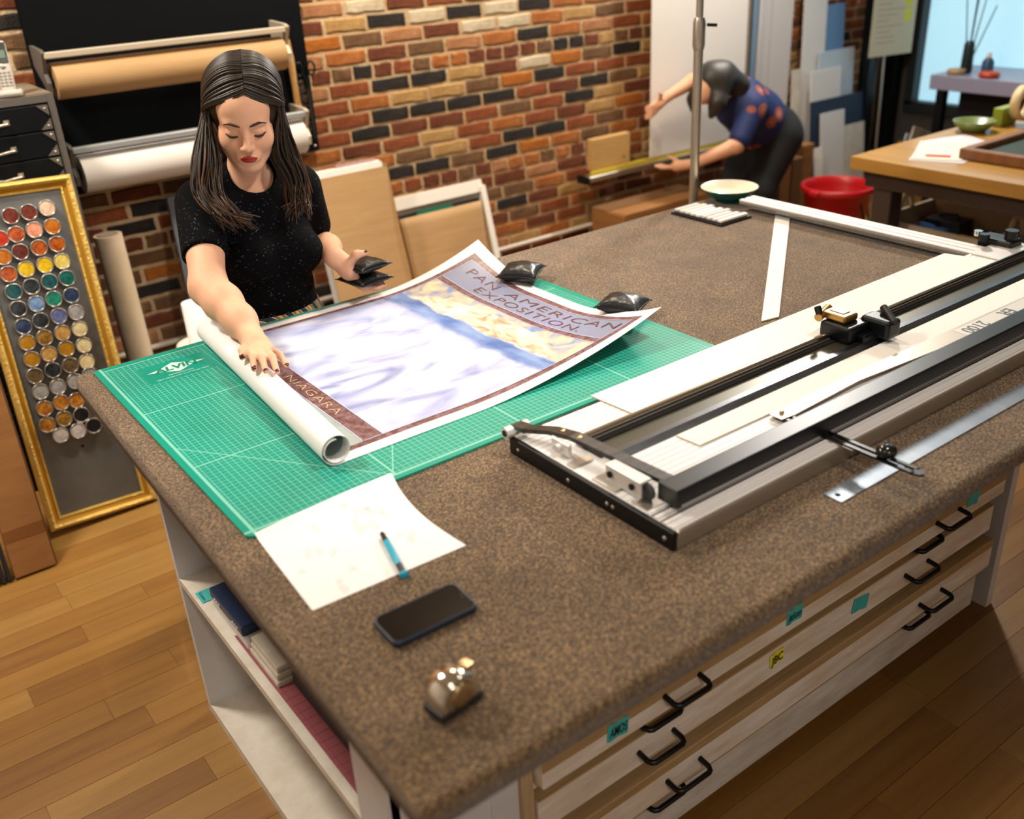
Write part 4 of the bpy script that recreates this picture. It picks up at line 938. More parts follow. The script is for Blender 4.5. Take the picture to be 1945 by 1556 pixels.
# ------------------------------------------------------------------ wrapped packages leaning on the wall
def lean(xa, xb, yb, yt, zt, skew=.0):
    ex = Vector((1, 0, 0)); ey = Vector((skew, yt - yb, zt)); H = ey.length; ey.normalize(); ex = (ex - ey * ex.dot(ey)).normalized(); ez = ex.cross(ey)
    return frame_m(Vector((xa, yb, 0)), ex, ey, ez), xb - xa, H
LM, LW, LH = lean(1.40, 1.78, 3.02, 3.24, .9)
k1 = thing('wrapped_boards', (1.6, 3.05, 0), 'tall stack of boards wrapped in kraft paper behind the woman', 'package')
def kraft_front(u, v, W, H, th):
    return Vector((u * W, v * H, th + .006 * math.sin(3 * u + 2) * math.sin(4 * v) + .003 * math.sin(9 * u - 5 * v)))
b = MB(); b.sheet(lambda u, v: LM @ kraft_front(u, v, LW, LH - .035, .062), 14, 20); b.sheet(lambda u, v: LM @ Vector((LW + .008 * math.sin(v * 6) * .5, v * (LH - .02), lerp(.062 + .003, .0, u))), 3, 12); b.build('kraft_wrap', m_kraft, k1, weld=True)
for i in range(5): MB().rbox((.004 * (i % 2), 0, i * .0095), (LW - .006 - .01 * (i % 3), LH - .004 * ((i * 3) % 5), i * .0095 + .008), .001, 1, xf=LM).build('white_board', m_brd, k1)
MB().rbox((.15, LH - .003, .008), (LW - .03, LH + .008, .02), .002, 1, xf=LM).build('paper_slip', mat('mauve_paper', '#a98a94', .7), k1)
LM2, LW2, LH2 = lean(1.83, 2.335, 3.08, 3.27, .7)
k2 = thing('framed_boards', (2.1, 3.1, 0), 'white-edged boards faced with kraft paper leaning on the brick wall', 'package')
b = MB(); b.rbox((-.01, 0, 0), (LW2, LH2, .018), .001, 1, xf=LM2); b.build('backing_board', m_brd, k2)
MB().rbox((-.01, LH2 - .06, .018), (LW2 - .012, LH2, .05), .002, 1, xf=LM2).build('top_rail', m_brd, k2); MB().rbox((LW2 - .03, 0, .018), (LW2, LH2 - .03, .058), .002, 1, xf=LM2).build('side_rail', m_brd, k2)
b = MB(); b.sheet(lambda u, v: LM2 @ kraft_front(u, v, LW2 - .035, LH2 - .1, .05), 14, 14); b.build('kraft_sheet', m_kraft, k2, solid=.001)
MB().box((0, 0, .02), (LW2 - .04, LH2 - .085, .035), xf=LM2).build('dark_board', MATS['black_board'], k2); MB().box((.1, 0, .036), (LW2 - .2, LH2 - .08, .042), xf=LM2).build('green_board', mat('green_board', '#11684f', .6), k2)
# ------------------------------------------------------------------ wall-mounted board cutter and the white board held in it
bc = thing('board_cutter', (4.0, 3.32, .55), 'wall-mounted vertical board cutter with silver bottom rail', 'board cutter')
b = MB(); b.rbox((3.06, 3.27, .545), (4.75, 3.345, .575), .003, 1); b.build('bottom_rail', m_alu, bc)
MB().box((3.1, 3.285, .575), (4.74, 3.31, .596)).build('fence_strip', mat('yellow_strip', '#c9b23c', .5), bc)
MB().rbox((3.04, 3.265, .54), (3.065, 3.35, .58), .002, 1).build('rail_cap', m_bkp, bc)
MB().rbox((4.3, 3.33, .6), (4.37, 3.37, 2.5), .003, 1).build('upright', mat('tan_upright', '#a3917a', .6), bc)
MB().rbox((4.37, 3.31, .6), (4.405, 3.37, 2.5), .003, 1).build('upright', mat('blue_upright', '#7f9bb5', .4, metal=.3), bc)
MB().rbox((4.412, 3.30, .6), (4.435, 3.37, 2.5), .003, 1).build('upright', m_alul, bc)
MB().rbox((4.44, 3.32, .6), (4.74, 3.36, 2.3), .003, 1).build('backing_panel', mat('pale_panel', '#cfc8c4', .6), bc)
MB().box((4.538, 3.318, .6), (4.541, 3.3205, 2.3)).build('panel_seam', m_line, bc)
tag(MB().rbox((3.53, 3.285, .599), (4.29, 3.293, 2.5), .001, 1).build('large_board', mat('large_white_board', '#ece6de', .7)), 'tall white board standing on the wall cutter rail', 'board')
wbk = thing('wood_block', (3.25, 3.3, .58), 'pale pine block sitting on the left end of the wall cutter rail', 'block')
MB().rbox((3.11, 3.30, .597), (3.39, 3.345, .765), .006, 2).build('block', mat('pine', '#c9a468', .6, var=(3, '#b58c50', .4), stretch=(2, 30, 30)), wbk)
MB().lathe([(0, .003), (.005, .002), (.006, 0)], 10, xf=T(3.34, 3.30, .64) @ Matrix.Rotation(PI / 2, 4, 'X')).build('screw', m_bkp, wbk)
cx = thing('cardboard_box', (3.4, 3.1, 0), 'brown cardboard box on the floor under the wall cutter', 'box')
MB().rbox((3.05, 2.98, 0), (3.72, 3.24, .42), .004, 1).build('box_body', m_card, cx); MB().box((3.06, 2.98, .421), (3.72, 3.1, .424)).build('flap', m_card, cx); MB().box((3.05, 3.115, .421), (3.72, 3.24, .424)).build('flap', m_cardd, cx)
for i, (x, h, mt) in enumerate(((4.36, .5, m_card), (4.5, .46, m_cardd), (4.62, .52, m_card))):
    tag(MB().rbox((x, 3.03 + .02 * i, 0), (x + .1, 3.12 + .02 * i, h), .003, 1).build('carton', mt), ['left', 'middle', 'right'][i] + ' one of three narrow brown cartons under the wall cutter', 'carton', 'narrow cartons under the wall cutter')
# leaning boards
m_pale = mat('pale_blue_board', '#b9c6d2', .6); m_navyb = mat('navy_board', '#1c2c44', .6); m_blueb = mat('blue_board', '#5f86b0', .6); m_wb = mat('foam_board', '#dcdad8', .7)
def leaner(x0, x1, h, yb, m, label, th=.01, z0=0, name='leaning_board'):
    Mx, W, H = lean(x0, x1, yb, yb + .06, h, 0)
    return tag(MB().rbox((0, z0, 0), (W, H, th), .001, 1, xf=Mx).build(name, m), label, 'board', 'boards leaning in the corner')
leaner(4.86, 5.08, 1.75, 3.30, m_wb, 'tallest white board leaning on the brick wall by the wall cutter')
leaner(5.09, 5.27, 1.27, 3.29, m_blueb, 'blue board leaning behind the pale boards')
leaner(5.0, 5.36, 1.0, 3.255, m_pale, 'pale blue-white board leaning in front of the blue board')
leaner(4.9, 5.2, .90, 3.225, m_wb, 'mid-height white board leaning left of the pale one')
leaner(4.88, 5.42, .72, 3.195, m_navyb, 'navy board leaning behind two short white boards')
leaner(4.96, 5.2, .64, 3.17, m_wb, 'short white board in front of the navy board')
leaner(5.21, 5.42, .53, 3.165, m_whitew, 'shortest white board beside the navy board edge')
leaner(4.77, 4.86, .92, 3.27, m_whitew, 'narrow cream board strip beside the wall cutter end')
leaner(4.84, 4.92, .45, 3.11, m_brd, 'low narrow white offcut by the red bucket')
# black uprights near the corner, notes sheet
for i, x in enumerate((5.42, 5.7)):
    tag(MB().rbox((x, 3.22, 0), (x + (.085 if i == 0 else .095), 3.3, 2.4), .003, 1).build('black_post', m_bkp), ['left', 'right'][i] + ' black upright post near the brick corner', 'post', 'black posts in the corner')
nt_ = thing('notes_sheet', (5.55, 3.18, .9), 'cream notes sheet with yellow stickers hanging near the window', 'paper')
NM = frame_m(Vector((5.37, 3.205, .935)), Vector((.97, -.2, -.0)).normalized(), Vector((0, 0, 1)), Vector((-.2, -.97, 0)).normalized())
MB().box((0, 0, 0), (.36, .6, .004), xf=NM).build('sheet', mat('cream_sheet', '#c9bfa6', .8), nt_)
b = MB(); rn = random.Random(9)
for i in range(14): b.box((.04, .08 + i * .033, .004), (.04 + rn.uniform(.1, .24), .084 + i * .033, .0046), xf=NM)
b.build('writing', mat('faded_ink', '#8d8470', .8), nt_)
for z in (.2, .29): MB().box((.26, z, .004), (.32, z + .07, .0055), xf=NM).build('sticker', mat('yellow_sticker', '#cfd03a', .7), nt_)
tag(MB().tube([(5.46, 3.12, .0), (5.53, 3.2, 1.0)], .008, 8).build('metal_rod', m_alu), 'thin metal rod leaning on the left black post', 'rod')
# console by the window
co = thing('console_table', (5.5, 2.1, 0), 'narrow console table with grey top under the bright window', 'table')
m_cons = mat('grey_lilac_top', '#8f8fa6', .35)
MB().rbox((5.28, 1.2, .80), (5.76, 2.7, .885), .004, 1).build('top', m_cons, co)
for x in (5.32, 5.68):
    for y in (1.26, 2.62): MB().box((x, y, 0), (x + .05, y + .05, .8)).build('leg', m_bkp, co)
MB().box((5.5, 1.3, .1), (5.52, 2.62, .78)).build('back_panel', m_dark, co)
jar = thing('brush_jar', (5.42, 2.6, .886), 'dark jar of tall thin brushes on the console', 'jar')
MB().lathe([(0, 0), (.03, 0), (.035, .02), (.03, .16), (.024, .18), (.02, .18), (.026, .15), (0, .02)], 20, (5.42, 2.56, .886)).build('jar', mat('dark_glaze', '#16262a', .25), jar)
for i, (dx, dy, h) in enumerate(((.02, .07, .42), (.0, -.02, .55), (-.01, -.08, .5), (.02, .0, .62), (.0, -.13, .38))):
    MB().tube([(5.42, 2.56, .9), (5.42 + dx, 2.56 + dy, .886 + h)], [.004, .003], 6).build('brush', m_bkp, jar)
bt = thing('paint_bottle', (5.42, 2.44, .886), 'blue and black paint bottle on the console', 'bottle')
MB().lathe([(0, 0), (.032, 0), (.034, .01), (.034, .07), (.02, .09), (.014, .095), (0, .095)], 20, (5.44, 2.44, .886)).build('bottle_body', mat('slate_blue', '#2b4a66', .35), bt); MB().lathe([(.014, .095), (.014, .12), (0, .121)], 14, (5.44, 2.44, .886)).build('cap', m_whitew, bt)
rp_ = MB().lathe([(0, 0), (.05, 0), (.06, .012), (.055, .028), (.04, .034), (.0, .03)], 24, (5.345, 2.37, .886)).build('red_dish', mat('orange_red', '#b8401c', .4)); tag(rp_, 'small orange-red dish on the console edge', 'dish')
tag(MB().lathe([(0, 0), (.05, 0), (.052, .025), (.045, .03), (0, .028)], 20, (5.36, 2.585, .886)).build('tan_lid', mat('tan_tin', '#a98d62', .5)), 'tan round tin in front of the brush jar', 'tin')
for i in range(3):
    o = MB().rbox((0, 0, 0), (.3, .008, .62 - .05 * i), .001, 1).build('panel_offcut', [m_whitew, m_pale, m_card][i]); o.matrix_basis = T(5.02 + .01 * i, 2.72 + .04 * i, .0) @ Matrix.Rotation(.32, 4, 'Y') @ rotz(.1)
    tag(o, ['front white', 'middle pale blue', 'rear brown'][i] + ' panel offcut leaning on the console end', 'panel', 'panel offcuts by the console')
# ------------------------------------------------------------------ work bench at the right
wbn = thing('work_bench', (3.8, .9, 0), 'wooden work bench with honey-coloured top at the right', 'bench')
m_bt = mat('bench_wood', '#b88a42', .35, var=(1.2, '#a07634', .5, 5), stretch=(14, 1.2, 14), coat=.2); m_bleg = mat('dark_bench_leg', '#3a2a20', .7)
BX0, BX1, BY1 = 3.33, 4.68, 1.84
for i in range(5): MB().rbox((BX0 + i * .27, -.6, .795), (BX0 + i * .27 + .2685, BY1, .85), .002, 1).build('plank', m_bt, wbn)
MB().box((BX0 + .05, -.55, .72), (BX0 + .08, BY1 - .05, .794)).build('apron', m_bleg, wbn)
for x in (BX0 + .06, BX1 - .14):
    for y in (-.5, 1.66): MB().rbox((x, y, 0), (x + .09, y + .09, .794), .004, 1).build('leg', m_bleg, wbn)
MB().rbox((BX0 + .1, -.5, .365), (BX1 - .06, 1.74, .40), .003, 1).build('lower_shelf', m_bleg, wbn)
MB().box((BX1 - .1, -.5, .401), (BX1 - .08, 1.74, .78)).build('back_panel', m_dark, wbn)
cv = mat('canvas_cloth', '#b5a68c', .9, bump=(120, .3)); rope = mat('cream_rope', '#cdbd9c', .9, bump=(200, .5))
bs = thing('canvas_basket', (3.72, 1.5, .401), 'canvas basket with rope handles full of tools under the bench', 'basket')
b = MB(); b.box((3.52, 1.24, .401), (3.9, 1.76, .410)); b.box((3.52, 1.24, .410), (3.53, 1.76, .545)); b.box((3.89, 1.24, .410), (3.9, 1.76, .60)); b.box((3.53, 1.24, .410), (3.89, 1.25, .57)); b.box((3.53, 1.75, .410), (3.89, 1.76, .57))
b.build('basket_body', cv, bs)
for y in (1.76, 1.24):
    b = MB(); b.tube([(3.62 + .055 * (1 - math.cos(a)) , y - (.0 if y > 1.5 else 0), .54 + .09 * math.sin(a)) for a in [i * PI / 12 for i in range(13)]], .011, 8); b.build('rope_handle', rope, bs)
tl = [('drill_case', (3.6, 1.6, .47), (.12, .16, .05), '#2c5fa8', 'blue plastic tool case lying in the canvas basket'), ('tool_pouch', (3.78, 1.6, .46), (.12, .18, .07), '#14181d', 'dark tool pouch at the back of the canvas basket'), ('level', (3.6, 1.40, .47), (.05, .18, .03), '#c98a1c', 'orange tool handle in the canvas basket'), ('pliers', (3.66, 1.34, .47), (.08, .08, .06), '#20262a', 'black pliers at the front of the canvas basket')]
for nm, c, d, hx_, lb in tl:
    b = MB(); b.rbox((c[0] - d[0] / 2, c[1] - d[1] / 2, .4105), (c[0] + d[0] / 2, c[1] + d[1] / 2, c[2] + d[2]), .012, 3); b.tube([(c[0], c[1] - d[1] * .3, c[2] + d[2] - .004), (c[0], c[1] - d[1] * .2, c[2] + d[2] + .018), (c[0], c[1] + d[1] * .2, c[2] + d[2] + .018), (c[0], c[1] + d[1] * .3, c[2] + d[2] - .004)], .007, 8)
    tag(b.build(nm, mat('tool_' + nm, hx_, .57)), lb, 'tool', 'tools in the canvas basket')
# things on the bench
BZ = .851
tag(MB().add([(3.5, 1.42, BZ), (3.42, 1.62, BZ), (3.8, 1.78, BZ), (4.02, 1.72, BZ), (3.9, 1.5, BZ)], [(0, 4, 3, 2, 1)]).build('tracing_paper', mat('tracing_sheet', '#cfcbd2', .5), solid=.0006), 'pale tracing sheet lying flat near the bench corner', 'paper')
cdp = thing('order_card', (3.6, 1.5, BZ), 'cream card with a red printed mark on the bench', 'card'); CM = T(3.44, 1.62, BZ + .0016) @ rotz(-1.1)
MB().box((0, 0, 0), (.2, .36, .002), xf=CM).build('card', mat('cream_card', '#e0d8c2', .7), cdp); MB().box((.05, .04, .002), (.15, .09, .0026), xf=CM).build('red_mark', mat('red_print', '#b5341c', .6), cdp)
pf = thing('picture_frame', (3.9, 1.25, BZ), 'brown wooden frame with dark green insert lying on the bench', 'frame')
fw = mat('walnut_frame', '#8a5a30', .5, var=(2, '#6e4522', .4), stretch=(10, 10, 1))
fx0, fx1, fy0, fy1 = 3.56, 4.2, .7, 1.48
for a, c in (((fx0, fy0), (fx0 + .04, fy1)), ((fx1 - .04, fy0), (fx1, fy1)), ((fx0 + .04, fy0), (fx1 - .04, fy0 + .04)), ((fx0 + .04, fy1 - .04), (fx1 - .04, fy1))): MB().rbox((a[0], a[1], BZ), (c[0], c[1], BZ + .045), .004, 1).build('rail', fw, pf)
MB().box((fx0 + .04, fy0 + .04, BZ), (fx1 - .04, fy1 - .04, BZ + .02)).build('insert', mat('green_felt', '#2c3d38', .85), pf)
tag(MB().lathe([(0, 0), (.05, 0), (.085, .03), (.095, .05), (.09, .05), (.075, .025), (0, .01)], 28, (4.1, 1.73, BZ)).build('green_bowl', mat('olive_glaze', '#6a7a42', .3)), 'olive green bowl at the back of the bench', 'bowl')
td = thing('tape_dispenser', (4.32, 1.7, BZ), 'green tape dispenser with a large cream tape roll on the bench', 'tape dispenser')
MB().rbox((4.25, 1.68, BZ), (4.39, 1.73, BZ + .085), .006, 2).build('dispenser_body', mat('lime_plastic', '#8a9a30', .4), td)
b = MB(); b.lathe([(.06, -.022), (.08, -.022), (.08, .022), (.06, .022), (.06, -.022)], 32, xf=T(4.36, 1.65, BZ + .1) @ Matrix.Rotation(PI / 2, 4, 'X') ); b.build('tape_roll', mat('cream_tape', '#cdb98c', .5), td)
st_ = thing('wooden_figure', (4.4, 1.54, BZ + .001), 'small wooden tripod stand at the right edge of the bench', 'stand')
FZ = BZ + .046
for dx, dy in ((.03, .05), (-.05, .0), (.03, -.05)): MB().tube([(4.42 + dx, 1.54 + dy, BZ + .004), (4.42, 1.54, BZ + .16)], .007, 8).build('leg', MATS['pale_wood'], st_)
MB().tube([(4.42, 1.54, BZ + .15), (4.42, 1.54, BZ + .19)], .014, 12).build('head', MATS['pale_wood'], st_)
# red bucket
bkx, bky = 4.36, 2.62
rbk = thing('bucket', (bkx, bky, 0), 'red plastic bucket on the floor beyond the table', 'bucket')
m_red = mat('red_plastic', '#b3161c', .35)
MB().lathe([(0, 0), (.14, 0), (.145, .01), (.185, .37), (.2, .372), (.205, .385), (.203, .405), (.196, .41), (.19, .405), (.18, .37), (.14, .02), (0, .015)], 40, (bkx, bky, 0)).build('shell', m_red, rbk)
b = MB(); b.tube([(bkx - .06, bky - .2, .34), (bkx - .02, bky - .215, .22), (bkx + .06, bky - .2, .14), (bkx + .14, bky - .13, .2), (bkx + .19, bky - .05, .35)], .006, 8); b.build('bail_handle', m_bkp, rbk)
b = MB(); b.rbox((bkx - .225, bky - .03, .375), (bkx - .19, bky + .03, .405), .006, 2); b.build('spout_lip', m_red, rbk)
# ------------------------------------------------------------------ people: implicit surfaces turned into one continuous mesh
class Sdf:
    def __init__(s, lo, hi, h, fine=None):
        def axis(a, b, rng):
            out = [a]
            while out[-1] < b:
                step = h
                if rng and rng[0] <= out[-1] <= rng[1]: step = rng[2]
                out.append(out[-1] + step)
            return np.array(out, np.float32)
        fine = fine or (None, None, None)
        s.ax = [axis(lo[i], hi[i], fine[i]) for i in range(3)]; s.h = h
        s.D = np.full([len(a) for a in s.ax], .06, np.float32)
    def _box(s, lo, hi):
        sl = []
        for i in range(3):
            a = np.searchsorted(s.ax[i], lo[i]); b = np.searchsorted(s.ax[i], hi[i]); a = max(0, a - 2); b = min(len(s.ax[i]), b + 2)
            if b <= a: return None
            sl.append(slice(a, b))
        g = np.meshgrid(*[s.ax[i][sl[i]] for i in range(3)], indexing='ij')
        return tuple(sl), g
    def _mix(s, sl, d, k, mode):
        A = s.D[sl]
        if mode == 'add':
            if k > 0: hh = np.clip(.5 + .5 * (A - d) / k, 0, 1); s.D[sl] = A * (1 - hh) + d * hh - k * hh * (1 - hh)
            else: s.D[sl] = np.minimum(A, d)
        else:
            d = -d
            if k > 0: hh = np.clip(.5 - .5 * (A - d) / k, 0, 1); s.D[sl] = A * (1 - hh) + d * hh + k * hh * (1 - hh)
            else: s.D[sl] = np.maximum(A, d)
    def ell(s, c, r, k=.01, R=None, mode='add'):
        c = np.array(c, float); r = np.array([r] * 3 if np.isscalar(r) else r, float); m = (r.max() if R is not None else r) + k + s.h * 2
        q = s._box(c - m, c + m)
        if not q: return s
        sl, g = q; p = [g[i] - c[i] for i in range(3)]
        if R is not None: p = [p[0] * R[j][0] + p[1] * R[j][1] + p[2] * R[j][2] for j in range(3)]
        k0 = np.sqrt(sum((p[i] / r[i]) ** 2 for i in range(3))); k1 = np.sqrt(sum((p[i] / r[i] ** 2) ** 2 for i in range(3))) + 1e-9
        s._mix(sl, k0 * (k0 - 1) / k1, k, mode); return s
    def cap(s, a, b, ra, rb=None, k=.01, mode='add'):
        rb = ra if rb is None else rb; a = np.array(a, float); b = np.array(b, float); m = max(ra, rb) + k + s.h * 2
        q = s._box(np.minimum(a, b) - m, np.maximum(a, b) + m)
        if not q: return s
        sl, g = q; d = b - a; L = (d @ d) + 1e-12
        t = np.clip(sum((g[i] - a[i]) * d[i] for i in range(3)) / L, 0, 1)
        e = np.sqrt(sum((g[i] - a[i] - t * d[i]) ** 2 for i in range(3)))
        s._mix(sl, e - (ra + (rb - ra) * t), k, mode); return s
    def chain(s, pts, rs, k=.01):
        for i in range(len(pts) - 1): s.cap(pts[i], pts[i + 1], rs[i], rs[i + 1], k)
        return s
    def cut(s, o, n, k=0):
        g = np.meshgrid(*s.ax, indexing='ij'); d = sum((g[i] - o[i]) * n[i] for i in range(3))      # removes the side the normal points to
        s.D = np.maximum(s.D, d.astype(np.float32)); return s
    def offset(s, d): s.D = s.D - d; return s
    def mesh(s, smooth=1):
        D = s.D; n = D.shape; ins = D < 0; cn = (n[0] - 1, n[1] - 1, n[2] - 1); acc = np.zeros((cn[0] * cn[1] * cn[2], 4)); quads = []
        for ax in range(3):
            s0 = [slice(None)] * 3; s1 = [slice(None)] * 3; s0[ax] = slice(0, -1); s1[ax] = slice(1, None)
            I = np.argwhere(ins[tuple(s0)] != ins[tuple(s1)]); J = I.copy(); J[:, ax] += 1
            d0 = D[I[:, 0], I[:, 1], I[:, 2]].astype(float); d1 = D[J[:, 0], J[:, 1], J[:, 2]].astype(float); t = d0 / (d0 - d1)
            P = np.stack([s.ax[i][I[:, i]] for i in range(3)], 1).astype(float); P[:, ax] += t * (s.ax[ax][J[:, ax]] - s.ax[ax][I[:, ax]])
            o1, o2 = [(1, 2), (2, 0), (0, 1)][ax]; ok = (I[:, o1] > 0) & (I[:, o1] < n[o1] - 1) & (I[:, o2] > 0) & (I[:, o2] < n[o2] - 1)
            I = I[ok]; P = P[ok]; fl = d0[ok] < 0; ids = []
            for (a, b) in ((-1, -1), (0, -1), (0, 0), (-1, 0)):
                K = I.copy(); K[:, o1] += a; K[:, o2] += b; f = (K[:, 0] * cn[1] + K[:, 1]) * cn[2] + K[:, 2]; ids.append(f)
                for q in range(3): acc[:, q] += np.bincount(f, P[:, q], len(acc))
                acc[:, 3] += np.bincount(f, minlength=len(acc))
            Q = np.stack(ids, 1); Q[~fl] = Q[~fl][:, ::-1]; quads.append(Q)
        Q = np.concatenate(quads); use = np.unique(Q); rem = np.full(len(acc), -1); rem[use] = np.arange(len(use)); V = acc[use, :3] / acc[use, 3:]; Q = rem[Q]
        for _ in range(smooth):
            A = np.zeros_like(V); cnt = np.zeros(len(V))
            for i in range(4):
                for j in (1, 3):
                    k_ = (i + j) % 4
                    for c in range(3): A[:, c] += np.bincount(Q[:, i], V[Q[:, k_], c], len(V))
                    cnt += np.bincount(Q[:, i], minlength=len(V))
            V = V * .5 + .5 * A / cnt[:, None]
        return V, Q
def sdf_obj(name, s, mats, parent, classify=None, smooth=1):
    V, Q = s.mesh(smooth); me = bpy.data.meshes.new(name); me.vertices.add(len(V)); me.vertices.foreach_set('co', V.astype(np.float32).ravel())
    me.loops.add(len(Q) * 4); me.loops.foreach_set('vertex_index', Q.astype(np.int32).ravel()); me.polygons.add(len(Q)); me.polygons.foreach_set('loop_start', np.arange(0, len(Q) * 4, 4, dtype=np.int32))
    for m in (mats if isinstance(mats, list) else [mats]): me.materials.append(m)
    me.update(calc_edges=True); me.validate()
    if classify is not None: me.polygons.foreach_set('material_index', classify(V[Q].mean(1)).astype(np.int32))
    me.polygons.foreach_set('use_smooth', np.ones(len(me.polygons), bool)); me.update()
    o = bpy.data.objects.new(name, me); COL.objects.link(o); adopt(o, parent); return o

m_skin = mat('skin', '#e8b798', .55, var=(14, '#dda382', .7), sss=.15, spec=.28); m_lip = mat('lipstick', '#a3211f', .35); m_nail = mat('nail_polish', '#4a1a1c', .25)
m_hair = mat('dark_brown_hair', '#170e09', .46, var=(60, '#30200f', .5), stretch=(1, 1, .08), spec=.45); m_hairt = mat('hair_ends', '#3f2514', .36, var=(60, '#6a4224', .5), stretch=(1, 1, .1), spec=.6); m_brow = mat('brow_hair', '#3a2216', .7)

# --- woman behind the table
w1 = thing('person', (.6, 1.83, 0), 'woman in a black short-sleeved sweater unrolling the poster, holding weights', 'person')
AZ, PT, RL = -.42, .30, -.045
fh = Vector((math.sin(AZ), -math.cos(AZ), 0)); FWD = fh * math.cos(PT) + Vector((0, 0, -math.sin(PT))); LFT = Vector((0, 0, 1)).cross(fh); UPV = FWD.cross(LFT)
LF2 = LFT * math.cos(RL) + UPV * math.sin(RL); UP2 = UPV * math.cos(RL) - LFT * math.sin(RL)
HO = Vector((.559, 1.664, 1.405)) - FWD * .085
RH = np.array([list(LF2), list(FWD), list(UP2)])
def hp(x, y, z): return np.array(HO + LF2 * x + FWD * y + UP2 * z)
S = Sdf((.24, 1.08, .64), (.94, 1.97, 1.58), .0046, ((.49, .66, .0026), (1.60, 1.76, .003), (1.27, 1.50, .0026)))
def H_e(c, r, k=.012, mode='add'): S.ell(hp(*c), r, k, RH, mode)
# torso
CXB = .6
S.ell((CXB, 1.80, 1.12), (.14, .09, .14), .02); S.cap((.475, 1.80, 1.215), (.725, 1.80, 1.205), .05, .05, .04)
S.ell((CXB, 1.79, .95), (.125, .093, .16), .05); S.ell((CXB, 1.82, .78), (.168, .12, .15), .05)
S.cap((CXB - .005, 1.795, 1.235), (.592, 1.765, 1.36), .05, .048, .03); S.cap((CXB, 1.81, 1.27), (.50, 1.81, 1.245), .038, .035, .03); S.cap((CXB, 1.81, 1.27), (.705, 1.81, 1.235), .038, .035, .03)
# arms
SHR, ELR, WRR = (.452, 1.80, 1.218), (.362, 1.575, 1.068), (.370, 1.36, 1.0)
S.chain([SHR, (.41, 1.69, 1.145), ELR], [.054, .05, .042], .02); S.chain([ELR, (.366, 1.50, 1.048), (.371, 1.42, 1.022), WRR], [.041, .0415, .034, .027], .035)
SHL, ELL, WRL = (.742, 1.80, 1.21), (.795, 1.85, 1.02), (.74, 1.635, 1.042)
S.chain([SHL, ELL], [.052, .04], .02); S.chain([ELL, (.785, 1.77, 1.03), WRL], [.039, .038, .026], .02)
# right hand, palm down on the roll
S.chain([WRR, (.358, 1.305, 1.001)], [.026, .03], .015); S.ell((.352, 1.285, 1.0), (.032, .045, .0165), .014); S.ell((.347, 1.262, 1.0), (.036, .026, .0145), .012)
HR = [[(.332, 1.305, 1.0), (.318, 1.288, 1.003), (.308, 1.272, .992)], [(.332, 1.27, 1.002), (.318, 1.228, 1.006), (.304, 1.195, .991)], [(.343, 1.255, 1.004), (.33, 1.205, 1.008), (.316, 1.16, .994)], [(.358, 1.25, 1.002), (.35, 1.195, 1.006), (.334, 1.14, .992)], [(.378, 1.30, .99), (.39, 1.255, .98), (.388, 1.215, .966)]]
for f in HR: S.chain(f, [.0098, .0088, .0072], .005)
# left hand gripping the two weights from the side
S.chain([WRL, (.757, 1.618, 1.025)], [.026, .027], .015); S.ell((.764, 1.612, 1.008), (.026, .036, .03), .014)
HL = [[(.775, 1.585 + .019 * i, .985), (.79, 1.582 + .019 * i, .957), (.83, 1.578 + .019 * i, .948), (.858 - .006 * abs(i - 1.4), 1.575 + .019 * i, .952)] for i in range(4)]
for f in HL: S.chain(f, [.0105, .0095, .0088, .0072], .005)
TH = [(.758, 1.592, 1.03), (.775, 1.573, 1.058), (.80, 1.567, 1.058)]; S.chain(TH, [.0135, .0115, .0085], .008)
# head
H_e((0, -.014, .032), (.074, .094, .094), .01); H_e((0, .03, -.035), (.062, .056, .075), .03); H_e((0, .045, .045), (.06, .045, .05), .03)
for sx in (-1, 1):
    H_e((sx * .036, .052, -.035), .03, .02); S.cap(hp(sx * .056, .0, -.055), hp(sx * .018, .066, -.099), .017, .016, .025); H_e((sx * .076, -.004, -.012), (.008, .017, .03), .006)
H_e((0, .068, -.101), (.022, .02, .017), .02); H_e((0, .079, .02), (.046, .011, .012), .015)
for sx in (-1, 1): H_e((sx * .031, .095, -.004), (.0185, .012, .0125), .008, 'sub')
for sx in (-1, 1): H_e((sx * .0305, .0735, -.004), (.0155, .0135, .0125), .004)
S.cap(hp(0, .084, .006), hp(0, .103, -.034), .0075, .0098, .012); H_e((0, .105, -.037), (.0095, .0085, .0085), .006)
for sx in (-1, 1): H_e((sx * .0115, .096, -.041), (.0075, .0085, .0065), .006)
H_e((0, .082, -.07), (.03, .014, .02), .012)
H_e((0, .0935, -.0665), (.0195, .0075, .0045), .004); H_e((0, .0925, -.0745), (.0168, .0078, .0048), .004); H_e((0, .1, -.0705), (.02, .004, .0012), .002, 'sub')
TIPS = [f[-1] for f in HR] + [f[-1] for f in HL] + [TH[-1]]
DIRS = [np.array(f[-1]) - np.array(f[-2]) for f in HR + HL + [TH]]
def cls(c):
    out = np.zeros(len(c), int); L = (c - np.array(HO)) @ RH.T
    lip = (np.abs(L[:, 0]) < .0225) & (L[:, 1] > .086) & (((L[:, 0] / .0205) ** 2 + ((L[:, 2] + .0708) / .0095) ** 2) < 1)
    out[lip] = 1
    for t, d in zip(TIPS, DIRS):
        d = d / np.linalg.norm(d); v = c - np.array(t); al = v @ d; up = np.array([0, 0, 1.]) - d * d[2]; up /= np.linalg.norm(up)
        out[(np.linalg.norm(v, axis=1) < .0105) & (al > -.004) & (v @ up > .0035)] = 2
    return out
sdf_obj('body', S, [m_skin, m_lip, m_nail], w1, cls, 1)
